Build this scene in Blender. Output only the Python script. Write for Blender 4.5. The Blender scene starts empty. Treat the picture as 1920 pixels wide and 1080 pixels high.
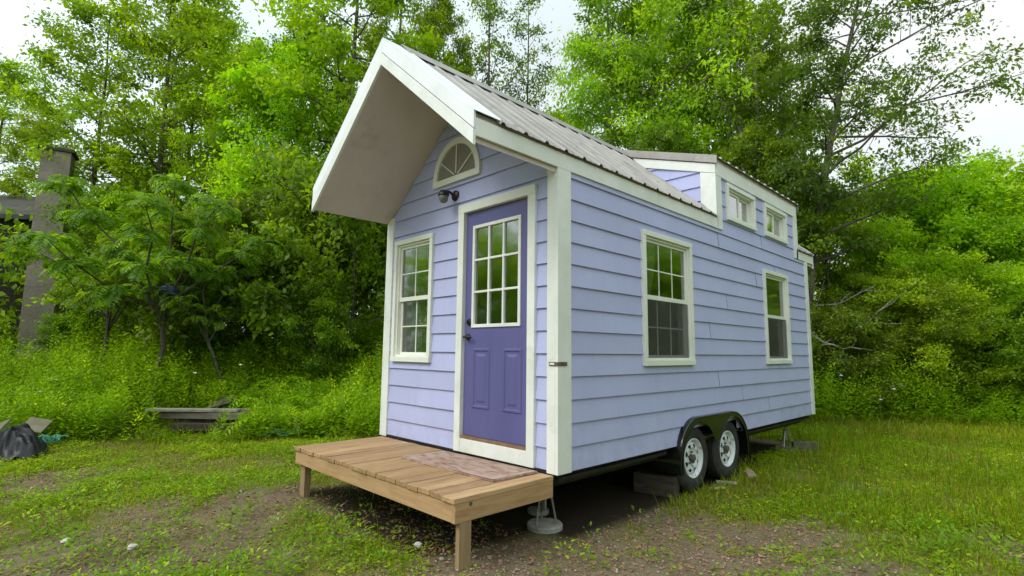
import bpy, math, random
import numpy as np
from mathutils import Vector, Matrix

random.seed(7)
RNG = np.random.default_rng(11)
scene = bpy.context.scene
COL = scene.collection
PI = math.pi

# ------------------------------------------------------------------ camera
CAM = np.array([2.7396, -3.1913, 1.4465])
YAW, PIT, ROL, FPX = 0.7962, 0.1194, 0.0110, 986.75
_f = np.array([-math.sin(YAW) * math.cos(PIT), math.cos(YAW) * math.cos(PIT), math.sin(PIT)])
_r = np.array([math.cos(YAW), math.sin(YAW), 0.0])
_u = np.cross(_r, _f)
R2 = _r * math.cos(ROL) + _u * math.sin(ROL)
U2 = -_r * math.sin(ROL) + _u * math.cos(ROL)
FWD = np.array([-math.sin(YAW), math.cos(YAW), 0.0])       # level view direction
RGT = np.array([math.cos(YAW), math.sin(YAW), 0.0])        # level right direction


def at(px, depth):
    """world x, y of a ground spot: image column px at a distance along the level view direction"""
    p = CAM + FWD * depth + RGT * ((px - 960) / FPX * depth)
    return float(p[0]), float(p[1])


cam_data = bpy.data.cameras.new("camera")
cam = bpy.data.objects.new("camera", cam_data)
COL.objects.link(cam)
m = Matrix(((R2[0], U2[0], -_f[0]), (R2[1], U2[1], -_f[1]), (R2[2], U2[2], -_f[2])))
cam.matrix_world = Matrix.Translation(Vector(CAM)) @ m.to_4x4()
cam_data.sensor_width = 36.0
cam_data.lens = FPX / 1920 * 36.0
cam_data.clip_end = 500
cam_data.clip_start = 0.05
scene.camera = cam


# ------------------------------------------------------------------ noise
def _hash(ix, iy, s):
    h = (ix.astype(np.int64) * 374761393 + iy.astype(np.int64) * 668265263 + s * 974634) & 0x7FFFFFFF
    h = ((h ^ (h >> 13)) * 1274126177) & 0x7FFFFFFF
    return ((h ^ (h >> 16)) & 0xFFFF) / 65535.0


def vnoise(x, y, s=0):
    ix, iy = np.floor(x), np.floor(y)
    fx, fy = x - ix, y - iy
    fx, fy = fx * fx * (3 - 2 * fx), fy * fy * (3 - 2 * fy)
    a, b = _hash(ix, iy, s), _hash(ix + 1, iy, s)
    c, d = _hash(ix, iy + 1, s), _hash(ix + 1, iy + 1, s)
    return (a * (1 - fx) + b * fx) * (1 - fy) + (c * (1 - fx) + d * fx) * fy


def fbm(x, y, s=0, o=4):
    t, a, n = 0.0, 0.5, 0.0
    for k in range(o):
        t = t + a * vnoise(x * 2 ** k + 17.3 * k, y * 2 ** k - 9.1 * k, s + k)
        n += a
        a *= 0.5
    return t / n


def sstep(a, b, x):
    t = np.clip((x - a) / (b - a), 0, 1)
    return t * t * (3 - 2 * t)


def cam_uw(x, y):
    dx, dy = x - CAM[0], y - CAM[1]
    return dx * RGT[0] + dy * RGT[1], dx * FWD[0] + dy * FWD[1]


W, L = 2.54, 6.2


def house_dist(x, y):
    dx = np.maximum(np.maximum(-W - x, x), 0)
    dy = np.maximum(np.maximum(-y, y - L), 0)
    return np.hypot(dx, dy)


def ground_h(x, y):
    x, y = np.asarray(x, float), np.asarray(y, float)
    u, w = cam_uw(x, y)
    hd = house_dist(x, y)
    k = sstep(0.0, 2.5, hd)
    h = (fbm(x * 0.45, y * 0.45, 3) - 0.5) * 0.22 * k
    h = h + (fbm(x * 2.2, y * 2.2, 5) - 0.5) * 0.07 * (0.35 + 0.65 * k)
    h = h + 0.95 * sstep(8.6, 13.5, w) * sstep(1.0, -3.0, u)
    h = h + 0.40 * sstep(9.5, 15.0, w) * sstep(2.0, 6.0, u)
    h = h + 0.07 * np.exp(-((x + 2.7) ** 2 + (y + 1.0) ** 2) / 1.0)
    h = h + 0.075 * np.exp(-((x + 0.05) ** 2 + (y + 0.92) ** 2) / 0.22)
    return h - 0.012


def gz(x, y):
    return float(ground_h(np.array([x]), np.array([y]))[0])


def green(x, y):
    """share of the ground that is grown over, 0..1"""
    u, w = cam_uw(x, y)
    n = 0.42 * fbm(x * 0.75, y * 0.75, 21) + 0.33 * fbm(x * 2.3, y * 2.3, 31) + 0.25 * fbm(x * 7.0, y * 7.0, 33)
    right = sstep(0.6, 3.0, u) * sstep(3.6, 5.0, w)
    far = sstep(6.0, 9.0, w)
    bias = 0.034 + 0.100 * right + 0.15 * far
    bias = bias - 0.05 * sstep(4.6, 3.2, w)
    bias = bias - 0.05 * np.exp(-((x - 0.5) ** 2 / 0.5 + (y - 0.6) ** 2 / 2.0))
    bias = bias - 0.10 * np.exp(-((x - 1.0) ** 2 / 0.8 + (y - 3.6) ** 2 / 0.6))
    g = sstep(0.44, 0.60, n + bias)
    inx = np.maximum(np.maximum(-W - 0.2 - x, x + 0.45), 0)
    iny = np.maximum(np.maximum(0.4 - y, y - L - 0.2), 0)
    g = g * sstep(0.0, 0.35, np.hypot(inx, iny) + 0.3 * (n - 0.5))
    return g


# ------------------------------------------------------------------ materials
def new_mat(name):
    mt = bpy.data.materials.new(name)
    mt.use_nodes = True
    nt = mt.node_tree
    nt.nodes.clear()
    out = nt.nodes.new("ShaderNodeOutputMaterial")
    return mt, nt, out


def N(nt, kind, **kw):
    n = nt.nodes.new(kind)
    for k, v in kw.items():
        if k.startswith("i_"):
            key = k[2:]
            key = int(key) if key.isdigit() else key.replace("_", " ")
            n.inputs[key].default_value = v
        else:
            setattr(n, k, v)
    return n


def rgb(c):
    return (c[0], c[1], c[2], 1.0)


def surf(name, c1, c2, scale=3.0, rough=0.6, bump=0.1, bscale=40.0, stretch=(1, 1, 1), metallic=0.0,
         c3=None, spot=8.0, dist=0.01, spec=0.4, lo=0.35, hi=0.65):
    """weathered surface: two colours mixed by noise, optional third in spots, fine bump"""
    mt, nt, out = new_mat(name)
    tc = N(nt, "ShaderNodeTexCoord")
    mp = N(nt, "ShaderNodeMapping")
    mp.inputs["Scale"].default_value = stretch
    nt.links.new(tc.outputs["Object"], mp.inputs["Vector"])
    n1 = N(nt, "ShaderNodeTexNoise", i_Scale=scale, i_Detail=7.0, i_Roughness=0.62)
    nt.links.new(mp.outputs[0], n1.inputs["Vector"])
    r1 = N(nt, "ShaderNodeMapRange", i_From_Min=lo, i_From_Max=hi)
    nt.links.new(n1.outputs["Fac"], r1.inputs["Value"])
    mx = N(nt, "ShaderNodeMix", data_type="RGBA")
    mx.inputs[6].default_value, mx.inputs[7].default_value = rgb(c1), rgb(c2)
    nt.links.new(r1.outputs[0], mx.inputs[0])
    col = mx.outputs[2]
    if c3 is not None:
        n3 = N(nt, "ShaderNodeTexNoise", i_Scale=spot, i_Detail=5.0, i_Roughness=0.7)
        nt.links.new(mp.outputs[0], n3.inputs["Vector"])
        r3 = N(nt, "ShaderNodeMapRange", i_From_Min=0.56, i_From_Max=0.70)
        nt.links.new(n3.outputs["Fac"], r3.inputs["Value"])
        m3 = N(nt, "ShaderNodeMix", data_type="RGBA")
        m3.inputs[7].default_value = rgb(c3)
        nt.links.new(col, m3.inputs[6])
        nt.links.new(r3.outputs[0], m3.inputs[0])
        col = m3.outputs[2]
    b = N(nt, "ShaderNodeBsdfPrincipled", i_Roughness=rough, i_Metallic=metallic)
    b.inputs["Specular IOR Level"].default_value = spec
    nt.links.new(col, b.inputs["Base Color"])
    if bump > 0:
        n2 = N(nt, "ShaderNodeTexNoise", i_Scale=bscale, i_Detail=4.0)
        nt.links.new(mp.outputs[0], n2.inputs["Vector"])
        bp = N(nt, "ShaderNodeBump", i_Strength=bump, i_Distance=dist)
        nt.links.new(n2.outputs["Fac"], bp.inputs["Height"])
        nt.links.new(bp.outputs[0], b.inputs["Normal"])
    nt.links.new(b.outputs[0], out.inputs[0])
    return mt


def leaf_mat(name, transl=0.45, tint=(1, 1, 1), gloss=0.05):
    mt, nt, out = new_mat(name)
    at_ = N(nt, "ShaderNodeAttribute", attribute_name="col")
    oi = N(nt, "ShaderNodeObjectInfo")
    hs = N(nt, "ShaderNodeHueSaturation")
    hr = N(nt, "ShaderNodeMapRange", i_To_Min=0.478, i_To_Max=0.502)
    vr = N(nt, "ShaderNodeMapRange", i_To_Min=0.82, i_To_Max=1.16)
    nt.links.new(oi.outputs["Random"], hr.inputs["Value"])
    ml = N(nt, "ShaderNodeMath", operation="FRACT")
    m2 = N(nt, "ShaderNodeMath", operation="MULTIPLY")
    m2.inputs[1].default_value = 7.31
    nt.links.new(oi.outputs["Random"], m2.inputs[0])
    nt.links.new(m2.outputs[0], ml.inputs[0])
    nt.links.new(ml.outputs[0], vr.inputs["Value"])
    nt.links.new(hr.outputs[0], hs.inputs["Hue"])
    nt.links.new(vr.outputs[0], hs.inputs["Value"])
    tm = N(nt, "ShaderNodeMix", data_type="RGBA", blend_type="MULTIPLY")
    tm.inputs[0].default_value = 1.0
    tm.inputs[7].default_value = rgb(tint)
    nt.links.new(at_.outputs["Color"], tm.inputs[6])
    nt.links.new(tm.outputs[2], hs.inputs["Color"])
    d = N(nt, "ShaderNodeBsdfDiffuse")
    t = N(nt, "ShaderNodeBsdfTranslucent")
    tb = N(nt, "ShaderNodeMix", data_type="RGBA", blend_type="MULTIPLY")
    tb.inputs[0].default_value = 1.0
    tb.inputs[7].default_value = (1.35, 1.25, 0.55, 1)
    g = N(nt, "ShaderNodeBsdfGlossy", i_Roughness=0.42)
    g.inputs["Color"].default_value = (0.75, 0.85, 0.8, 1)
    a = N(nt, "ShaderNodeMixShader")
    a.inputs[0].default_value = transl
    b = N(nt, "ShaderNodeMixShader")
    b.inputs[0].default_value = gloss
    nt.links.new(hs.outputs[0], d.inputs["Color"])
    nt.links.new(hs.outputs[0], tb.inputs[6])
    nt.links.new(tb.outputs[2], t.inputs["Color"])
    nt.links.new(d.outputs[0], a.inputs[1])
    nt.links.new(t.outputs[0], a.inputs[2])
    nt.links.new(a.outputs[0], b.inputs[1])
    nt.links.new(g.outputs[0], b.inputs[2])
    nt.links.new(b.outputs[0], out.inputs[0])
    return mt


def glass_mat(name, tint=(0.70, 0.74, 0.64), refl=0.24):
    mt, nt, out = new_mat(name)
    fr = N(nt, "ShaderNodeFresnel", i_IOR=1.52)
    ad = N(nt, "ShaderNodeMath", operation="MULTIPLY_ADD")
    ad.inputs[1].default_value = 1.3
    ad.inputs[2].default_value = refl
    ad.use_clamp = True
    tr = N(nt, "ShaderNodeBsdfTransparent")
    tr.inputs[0].default_value = rgb(tint)
    gl = N(nt, "ShaderNodeBsdfGlossy", i_Roughness=0.07)
    # very slight waviness of the pane
    tc = N(nt, "ShaderNodeTexCoord")
    nz = N(nt, "ShaderNodeTexNoise", i_Scale=4.0, i_Detail=1.0)
    nt.links.new(tc.outputs["Object"], nz.inputs["Vector"])
    bp = N(nt, "ShaderNodeBump", i_Strength=0.06, i_Distance=0.02)
    nt.links.new(nz.outputs["Fac"], bp.inputs["Height"])
    nt.links.new(bp.outputs[0], gl.inputs["Normal"])
    mx = N(nt, "ShaderNodeMixShader")
    nt.links.new(fr.outputs[0], ad.inputs[0])
    nt.links.new(ad.outputs[0], mx.inputs[0])
    nt.links.new(tr.outputs[0], mx.inputs[1])
    nt.links.new(gl.outputs[0], mx.inputs[2])
    nt.links.new(mx.outputs[0], out.inputs[0])
    return mt


def sheer_mat(name, color, through):
    mt, nt, out = new_mat(name)
    tr = N(nt, "ShaderNodeBsdfTransparent")
    d = N(nt, "ShaderNodeBsdfDiffuse")
    tc = N(nt, "ShaderNodeTexCoord")
    nz = N(nt, "ShaderNodeTexNoise", i_Scale=6.0, i_Detail=4.0)
    nt.links.new(tc.outputs["Object"], nz.inputs["Vector"])
    mc = N(nt, "ShaderNodeMix", data_type="RGBA")
    mc.inputs[6].default_value = rgb([c * 0.8 for c in color])
    mc.inputs[7].default_value = rgb([c * 1.15 for c in color])
    nt.links.new(nz.outputs["Fac"], mc.inputs[0])
    nt.links.new(mc.outputs[2], d.inputs[0])
    mx = N(nt, "ShaderNodeMixShader")
    mx.inputs[0].default_value = 1 - through
    nt.links.new(tr.outputs[0], mx.inputs[1])
    nt.links.new(d.outputs[0], mx.inputs[2])
    nt.links.new(mx.outputs[0], out.inputs[0])
    return mt


def siding_mat():
    mt, nt, out = new_mat("lavender_siding_paint")
    tc = N(nt, "ShaderNodeTexCoord")
    at_ = N(nt, "ShaderNodeAttribute", attribute_name="col")
    n1 = N(nt, "ShaderNodeTexNoise", i_Scale=1.6, i_Detail=8.0, i_Roughness=0.65)
    nt.links.new(tc.outputs["Object"], n1.inputs["Vector"])
    r1 = N(nt, "ShaderNodeMapRange", i_From_Min=0.3, i_From_Max=0.7)
    nt.links.new(n1.outputs["Fac"], r1.inputs["Value"])
    mx = N(nt, "ShaderNodeMix", data_type="RGBA")
    mx.inputs[6].default_value = (0.415, 0.443, 0.700, 1)
    mx.inputs[7].default_value = (0.467, 0.492, 0.760, 1)
    nt.links.new(r1.outputs[0], mx.inputs[0])
    m2 = N(nt, "ShaderNodeMix", data_type="RGBA", blend_type="MULTIPLY")
    m2.inputs[0].default_value = 1.0
    nt.links.new(mx.outputs[2], m2.inputs[6])
    nt.links.new(at_.outputs["Color"], m2.inputs[7])
    # faint rain streaks and dirt
    mp = N(nt, "ShaderNodeMapping")
    mp.inputs["Scale"].default_value = (9, 9, 0.7)
    nt.links.new(tc.outputs["Object"], mp.inputs["Vector"])
    n3 = N(nt, "ShaderNodeTexNoise", i_Scale=2.0, i_Detail=6.0, i_Roughness=0.7)
    nt.links.new(mp.outputs[0], n3.inputs["Vector"])
    r3 = N(nt, "ShaderNodeMapRange", i_From_Min=0.50, i_From_Max=0.80, i_To_Max=0.22)
    nt.links.new(n3.outputs["Fac"], r3.inputs["Value"])
    m3 = N(nt, "ShaderNodeMix", data_type="RGBA")
    m3.inputs[7].default_value = (0.30, 0.31, 0.48, 1)
    nt.links.new(r3.outputs[0], m3.inputs[0])
    nt.links.new(m2.outputs[2], m3.inputs[6])
    sx = N(nt, "ShaderNodeSeparateXYZ")
    nt.links.new(tc.outputs["Object"], sx.inputs[0])
    n4 = N(nt, "ShaderNodeTexNoise", i_Scale=7.0, i_Detail=6.0, i_Roughness=0.7)
    nt.links.new(tc.outputs["Object"], n4.inputs["Vector"])
    r4 = N(nt, "ShaderNodeMapRange", i_From_Min=0.45, i_From_Max=0.95, i_To_Min=0.45, i_To_Max=0.0)
    nt.links.new(sx.outputs["Z"], r4.inputs["Value"])
    r5 = N(nt, "ShaderNodeMapRange", i_From_Min=0.42, i_From_Max=0.75)
    nt.links.new(n4.outputs["Fac"], r5.inputs["Value"])
    mm = N(nt, "ShaderNodeMath", operation="MULTIPLY")
    nt.links.new(r4.outputs[0], mm.inputs[0])
    nt.links.new(r5.outputs[0], mm.inputs[1])
    m5 = N(nt, "ShaderNodeMix", data_type="RGBA")
    m5.inputs[7].default_value = (0.24, 0.22, 0.24, 1)
    nt.links.new(mm.outputs[0], m5.inputs[0])
    nt.links.new(m3.outputs[2], m5.inputs[6])
    b = N(nt, "ShaderNodeBsdfPrincipled", i_Roughness=0.62)
    b.inputs["Specular IOR Level"].default_value = 0.3
    nt.links.new(m5.outputs[2], b.inputs["Base Color"])
    mg = N(nt, "ShaderNodeMapping")
    mg.inputs["Scale"].default_value = (3, 3, 70)
    nt.links.new(tc.outputs["Object"], mg.inputs["Vector"])
    ng = N(nt, "ShaderNodeTexNoise", i_Scale=1.5, i_Detail=5.0)
    nt.links.new(mg.outputs[0], ng.inputs["Vector"])
    bp = N(nt, "ShaderNodeBump", i_Strength=0.22, i_Distance=0.004)
    nt.links.new(ng.outputs["Fac"], bp.inputs["Height"])
    nt.links.new(bp.outputs[0], b.inputs["Normal"])
    nt.links.new(b.outputs[0], out.inputs[0])
    return mt


def wood_mat(name, c1, c2, c3, grain=(3, 40, 40), rough=0.75):
    """boards: long grain, tone per board from the col attribute, knots"""
    mt, nt, out = new_mat(name)
    tc = N(nt, "ShaderNodeTexCoord")
    at_ = N(nt, "ShaderNodeAttribute", attribute_name="col")
    mp = N(nt, "ShaderNodeMapping")
    mp.inputs["Scale"].default_value = grain
    nt.links.new(tc.outputs["Object"], mp.inputs["Vector"])
    ad = N(nt, "ShaderNodeVectorMath", operation="MULTIPLY_ADD")
    ad.inputs[1].default_value = (31.0, 17.0, 23.0)
    nt.links.new(at_.outputs["Color"], ad.inputs[0])
    nt.links.new(mp.outputs[0], ad.inputs[2])
    n1 = N(nt, "ShaderNodeTexNoise", i_Scale=1.0, i_Detail=7.0, i_Roughness=0.6, i_Distortion=0.6)
    nt.links.new(ad.outputs[0], n1.inputs["Vector"])
    cr = N(nt, "ShaderNodeValToRGB")
    cr.color_ramp.elements[0].position, cr.color_ramp.elements[0].color = 0.32, rgb(c1)
    cr.color_ramp.elements[1].position, cr.color_ramp.elements[1].color = 0.68, rgb(c2)
    nt.links.new(n1.outputs["Fac"], cr.inputs[0])
    mu = N(nt, "ShaderNodeMix", data_type="RGBA", blend_type="MULTIPLY")
    mu.inputs[0].default_value = 1.0
    nt.links.new(cr.outputs[0], mu.inputs[6])
    nt.links.new(at_.outputs["Color"], mu.inputs[7])
    n2 = N(nt, "ShaderNodeTexNoise", i_Scale=3.4, i_Detail=3.0)
    nt.links.new(tc.outputs["Object"], n2.inputs["Vector"])
    r2 = N(nt, "ShaderNodeMapRange", i_From_Min=0.55, i_From_Max=0.78, i_To_Max=0.75)
    nt.links.new(n2.outputs["Fac"], r2.inputs["Value"])
    m2 = N(nt, "ShaderNodeMix", data_type="RGBA")
    m2.inputs[7].default_value = rgb(c3)
    nt.links.new(r2.outputs[0], m2.inputs[0])
    nt.links.new(mu.outputs[2], m2.inputs[6])
    b = N(nt, "ShaderNodeBsdfPrincipled", i_Roughness=rough)
    b.inputs["Specular IOR Level"].default_value = 0.25
    nt.links.new(m2.outputs[2], b.inputs["Base Color"])
    bp = N(nt, "ShaderNodeBump", i_Strength=0.35, i_Distance=0.004)
    nt.links.new(n1.outputs["Fac"], bp.inputs["Height"])
    nt.links.new(bp.outputs[0], b.inputs["Normal"])
    nt.links.new(b.outputs[0], out.inputs[0])
    return mt


def ground_mat():
    mt, nt, out = new_mat("ground_soil")
    tc = N(nt, "ShaderNodeTexCoord")
    gr = N(nt, "ShaderNodeAttribute", attribute_name="col")
    sp = N(nt, "ShaderNodeSeparateColor")
    nt.links.new(gr.outputs["Color"], sp.inputs[0])

    def noise(s, d=8.0, r=0.65):
        n = N(nt, "ShaderNodeTexNoise", i_Scale=s, i_Detail=d, i_Roughness=r)
        nt.links.new(tc.outputs["Object"], n.inputs["Vector"])
        return n

    def mix(fac, a, b):
        mm = N(nt, "ShaderNodeMix", data_type="RGBA")
        for sock, v in ((mm.inputs[0], fac), (mm.inputs[6], a), (mm.inputs[7], b)):
            if isinstance(v, (tuple, float)):
                sock.default_value = v
            else:
                nt.links.new(v, sock)
        return mm.outputs[2]

    def rng(v, a, b, c=0.0, d=1.0):
        r = N(nt, "ShaderNodeMapRange", i_From_Min=a, i_From_Max=b, i_To_Min=c, i_To_Max=d)
        nt.links.new(v, r.inputs["Value"])
        return r.outputs[0]
    n1, n2, n3 = noise(2.2), noise(38.0), noise(9.0)
    soil = mix(rng(n1.outputs["Fac"], .35, .65), (0.140, 0.093, 0.062, 1), (0.235, 0.175, 0.122, 1))
    soil = mix(rng(n2.outputs["Fac"], .46, .72), soil, (0.25, 0.215, 0.165, 1))
    soil = mix(rng(n3.outputs["Fac"], .56, .68, 0, .7), soil, (0.195, 0.090, 0.068, 1))
    n5 = noise(130.0, 4.0)
    soil = mix(rng(n5.outputs["Fac"], .50, .66, 0, .85), soil, (0.085, 0.052, 0.034, 1))
    soil = mix(rng(n5.outputs["Fac"], .44, .34, 0, .6), soil, (0.38, 0.30, 0.22, 1))
    moss = mix(rng(n2.outputs["Fac"], .35, .65), (0.100, 0.120, 0.016, 1), (0.215, 0.225, 0.040, 1))
    moss = mix(rng(n3.outputs["Fac"], .45, .70, 0, .6), moss, (0.12, 0.10, 0.05, 1))
    # the green edge is broken up by fine noise
    add = N(nt, "ShaderNodeMath", operation="ADD")
    nt.links.new(sp.outputs[0], add.inputs[0])
    nt.links.new(rng(n5.outputs["Fac"], .30, .70, -.6, .6), add.inputs[1])
    col = mix(rng(add.outputs[0], -.05, .70), soil, moss)
    house_shade_fac = rng(sp.outputs[1], 0.0, 1.0, 0.0, 0.9)
    col = mix(house_shade_fac, col, (0.022, 0.017, 0.013, 1))  # near-black soil colour stands in for the shade under the house
    b = N(nt, "ShaderNodeBsdfPrincipled", i_Roughness=0.95)
    b.inputs["Specular IOR Level"].default_value = 0.1
    nt.links.new(col, b.inputs["Base Color"])
    bp = N(nt, "ShaderNodeBump", i_Strength=0.9, i_Distance=0.03)
    nt.links.new(n2.outputs["Fac"], bp.inputs["Height"])
    nt.links.new(bp.outputs[0], b.inputs["Normal"])
    nt.links.new(b.outputs[0], out.inputs[0])
    return mt


MAT = {
    "siding": siding_mat(),
    "white": surf("white_trim_paint", (0.68, 0.71, 0.67), (0.79, 0.81, 0.78), 2.5, 0.5, 0.12, 60, (1, 1, 1), c3=(0.64, 0.67, 0.60), spot=3.0),
    "vinyl": surf("window_vinyl", (0.70, 0.73, 0.66), (0.78, 0.80, 0.73), 3.0, 0.4, 0.0),
    "metaltrim": surf("white_metal_trim", (0.70, 0.73, 0.74), (0.80, 0.82, 0.84), 3.0, 0.35, 0.05, 20, spec=0.5),
    "soffit": surf("soffit_board", (0.56, 0.49, 0.475), (0.64, 0.565, 0.545), 1.5, 0.7, 0.05, 30, c3=(0.48, 0.41, 0.385), spot=2.2),
    "roof": surf("weathered_metal_roof", (0.265, 0.25, 0.23), (0.37, 0.355, 0.33), 2.4, 0.5, 0.08, 30, (1, 1, 1), metallic=0.25, c3=(0.20, 0.18, 0.155), spot=5.0),
    "door": surf("violet_door_paint", (0.098, 0.098, 0.262), (0.120, 0.118, 0.300), 2.0, 0.45, 0.10, 60, (1, 1, 0.2)),
    "black": surf("black_metal", (0.012, 0.012, 0.013), (0.028, 0.026, 0.025), 5.0, 0.42, 0.05, 60),
    "blackpaint": surf("black_fender_paint", (0.006, 0.007, 0.007), (0.012, 0.013, 0.012), 3.0, 0.16, 0.02, 30, spec=0.6),
    "frame": surf("trailer_steel", (0.012, 0.012, 0.014), (0.03, 0.026, 0.024), 4.0, 0.6, 0.1, 50, c3=(0.09, 0.04, 0.02), spot=6.0),
    "rubber": surf("tyre_rubber", (0.028, 0.028, 0.029), (0.052, 0.050, 0.047), 9.0, 0.8, 0.15, 80),
    "rim": surf("white_steel_wheel", (0.70, 0.73, 0.77), (0.80, 0.83, 0.87), 8.0, 0.35, 0.03, 60, c3=(0.30, 0.24, 0.18), spot=9.0),
    "hub": surf("rusty_hub", (0.07, 0.055, 0.05), (0.16, 0.12, 0.10), 20.0, 0.6, 0.2, 80),
    "brass": surf("brown_threshold", (0.17, 0.10, 0.055), (0.26, 0.16, 0.09), 8.0, 0.5, 0.05, 60),
    "glass": glass_mat("window_glass"),
    "skyglass": glass_mat("dormer_glass", refl=0.45),
    "doorglass": glass_mat("door_glass", (0.42, 0.44, 0.34), 0.30),
    "globe": surf("frosted_lamp_glass", (0.12, 0.125, 0.115), (0.18, 0.185, 0.175), 6.0, 0.25, 0.0),
    "screen": sheer_mat("insect_screen", (0.085, 0.085, 0.075), 0.40),
    "curtain": sheer_mat("sheer_curtain", (0.60, 0.66, 0.68), 0.25),
    "blind": surf("window_blind", (0.42, 0.43, 0.30), (0.50, 0.50, 0.36), 5.0, 0.6, 0.0),
    "interior": surf("interior_lining", (0.20, 0.16, 0.11), (0.27, 0.22, 0.15), 2.0, 0.8, 0.0),
    "deck": wood_mat("deck_lumber", (0.30, 0.180, 0.088), (0.53, 0.355, 0.195), (0.27, 0.150, 0.070), (42, 3.0, 42)),
    "rim_joist": wood_mat("fresh_lumber_x", (0.39, 0.235, 0.115), (0.53, 0.350, 0.19), (0.36, 0.215, 0.105), (3.0, 40, 34)),
    "rim_side": wood_mat("fresh_lumber_y", (0.37, 0.220, 0.108), (0.52, 0.340, 0.185), (0.31, 0.18, 0.09), (40, 3.0, 34)),
    "post": wood_mat("fresh_lumber_z", (0.28, 0.19, 0.10), (0.40, 0.285, 0.165), (0.22, 0.15, 0.08), (40, 40, 3.0)),
    "mat": surf("worn_doormat", (0.185, 0.066, 0.048), (0.44, 0.315, 0.25), 5.0, 0.9, 0.4, 160, (1, 3.2, 1), c3=(0.22, 0.10, 0.07), spot=4.0, lo=0.30, hi=0.55),
    "matborder": surf("faded_mat_border", (0.36, 0.25, 0.20), (0.56, 0.46, 0.39), 9.0, 0.9, 0.3, 120),
    "concrete": surf("rough_concrete", (0.30, 0.285, 0.26), (0.42, 0.40, 0.37), 9.0, 0.9, 0.5, 60, c3=(0.20, 0.18, 0.15), spot=5.0),
    "galv": surf("galvanised_rod", (0.30, 0.30, 0.29), (0.44, 0.44, 0.42), 12.0, 0.45, 0.05, 80, metallic=0.6),
    "greywood": wood_mat("grey_weathered_wood", (0.16, 0.145, 0.12), (0.31, 0.285, 0.24), (0.10, 0.085, 0.07), (3, 40, 40), 0.9),
    "darkwood": wood_mat("dark_timber", (0.035, 0.028, 0.022), (0.10, 0.082, 0.062), (0.05, 0.04, 0.03), (4, 30, 30), 0.9),
    "tarp": surf("black_tarpaulin", (0.006, 0.006, 0.008), (0.016, 0.016, 0.021), 5.0, 0.5, 0.35, 25, spec=0.5),
    "panel": surf("olive_fibre_panel", (0.13, 0.12, 0.08), (0.21, 0.19, 0.13), 6.0, 0.8, 0.2, 50),
    "net": surf("green_plastic_netting", (0.10, 0.36, 0.24), (0.20, 0.50, 0.36), 9.0, 0.5, 0.1, 50),
    "rag": surf("tan_debris", (0.30, 0.20, 0.13), (0.52, 0.42, 0.32), 12.0, 0.9, 0.3, 60),
    "stone": surf("pale_stone", (0.42, 0.40, 0.36), (0.60, 0.58, 0.53), 14.0, 0.85, 0.5, 60),
    "brownstone": surf("brown_stone", (0.28, 0.19, 0.14), (0.42, 0.30, 0.23), 14.0, 0.85, 0.5, 60),
    "chimney": surf("old_chimney_render", (0.205, 0.175, 0.148), (0.31, 0.265, 0.225), 2.0, 0.95, 0.5, 14, c3=(0.09, 0.085, 0.06), spot=1.6, dist=0.04),
    "oldwall": surf("dark_weathered_boards", (0.030, 0.026, 0.023), (0.065, 0.056, 0.050), 3.0, 0.9, 0.4, 20, (6, 6, 0.6), dist=0.03),
    "oldroof": surf("dark_mossy_roofing", (0.03, 0.03, 0.026), (0.07, 0.07, 0.05), 3.0, 0.9, 0.4, 20),
    "bluecloth": surf("navy_bundle", (0.015, 0.03, 0.075), (0.035, 0.06, 0.13), 8.0, 0.6, 0.3, 40),
    "bark": surf("grey_brown_bark", (0.060, 0.050, 0.040), (0.135, 0.118, 0.098), 5.0, 0.95, 0.8, 18, (1, 1, 0.25), dist=0.03),
    "barkpale": surf("pale_grey_bark", (0.15, 0.135, 0.115), (0.28, 0.255, 0.22), 4.0, 0.95, 0.6, 18, (1, 1, 0.4), c3=(0.08, 0.07, 0.06), spot=4.0, dist=0.03),
    "barkred": surf("reddish_bark", (0.11, 0.075, 0.058), (0.20, 0.14, 0.11), 4.0, 0.95, 0.6, 18, (1, 1, 0.4), dist=0.03),
    "deadwood": surf("bleached_deadwood", (0.15, 0.14, 0.12), (0.25, 0.235, 0.205), 8.0, 0.9, 0.3, 30),
    "ground": ground_mat(),
    "leaf": leaf_mat("tree_leaves", 0.57, (1.68, 1.62, 1.0), gloss=0.02),
    "grass": leaf_mat("grass_blades", 0.38, (1.24, 1.04, 0.60), gloss=0.015),
    "dead": surf("dead_leaf_litter", (0.19, 0.080, 0.050), (0.36, 0.22, 0.135), 30.0, 0.9, 0.0),
    "gravel": surf("loose_gravel", (0.20, 0.165, 0.125), (0.38, 0.335, 0.275), 11.0, 0.9, 0.3, 60),
    "petal": surf("white_petals", (0.75, 0.77, 0.72), (0.85, 0.86, 0.82), 9.0, 0.7, 0.0),
}


# ------------------------------------------------------------------ mesh helpers
def np_mesh(name, verts, loops, starts, totals, col=None, smooth=False):
    me = bpy.data.meshes.new(name)
    verts = np.ascontiguousarray(verts, dtype=np.float32).reshape(-1, 3)
    me.vertices.add(len(verts))
    me.vertices.foreach_set("co", verts.ravel())
    me.loops.add(len(loops))
    me.loops.foreach_set("vertex_index", np.asarray(loops, dtype=np.int32))
    me.polygons.add(len(starts))
    me.polygons.foreach_set("loop_start", np.asarray(starts, dtype=np.int32))
    try:
        me.polygons.foreach_set("loop_total", np.asarray(totals, dtype=np.int32))
    except Exception:
        pass
    if smooth:
        me.polygons.foreach_set("use_smooth", np.ones(len(starts), dtype=bool))
    if col is not None:
        a = me.attributes.new("col", "FLOAT_COLOR", "POINT")
        c = np.ones((len(verts), 4), dtype=np.float32)
        c[:, :3] = col
        a.data.foreach_set("color", c.ravel())
    me.update(calc_edges=True)
    me.validate()
    return me


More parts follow.
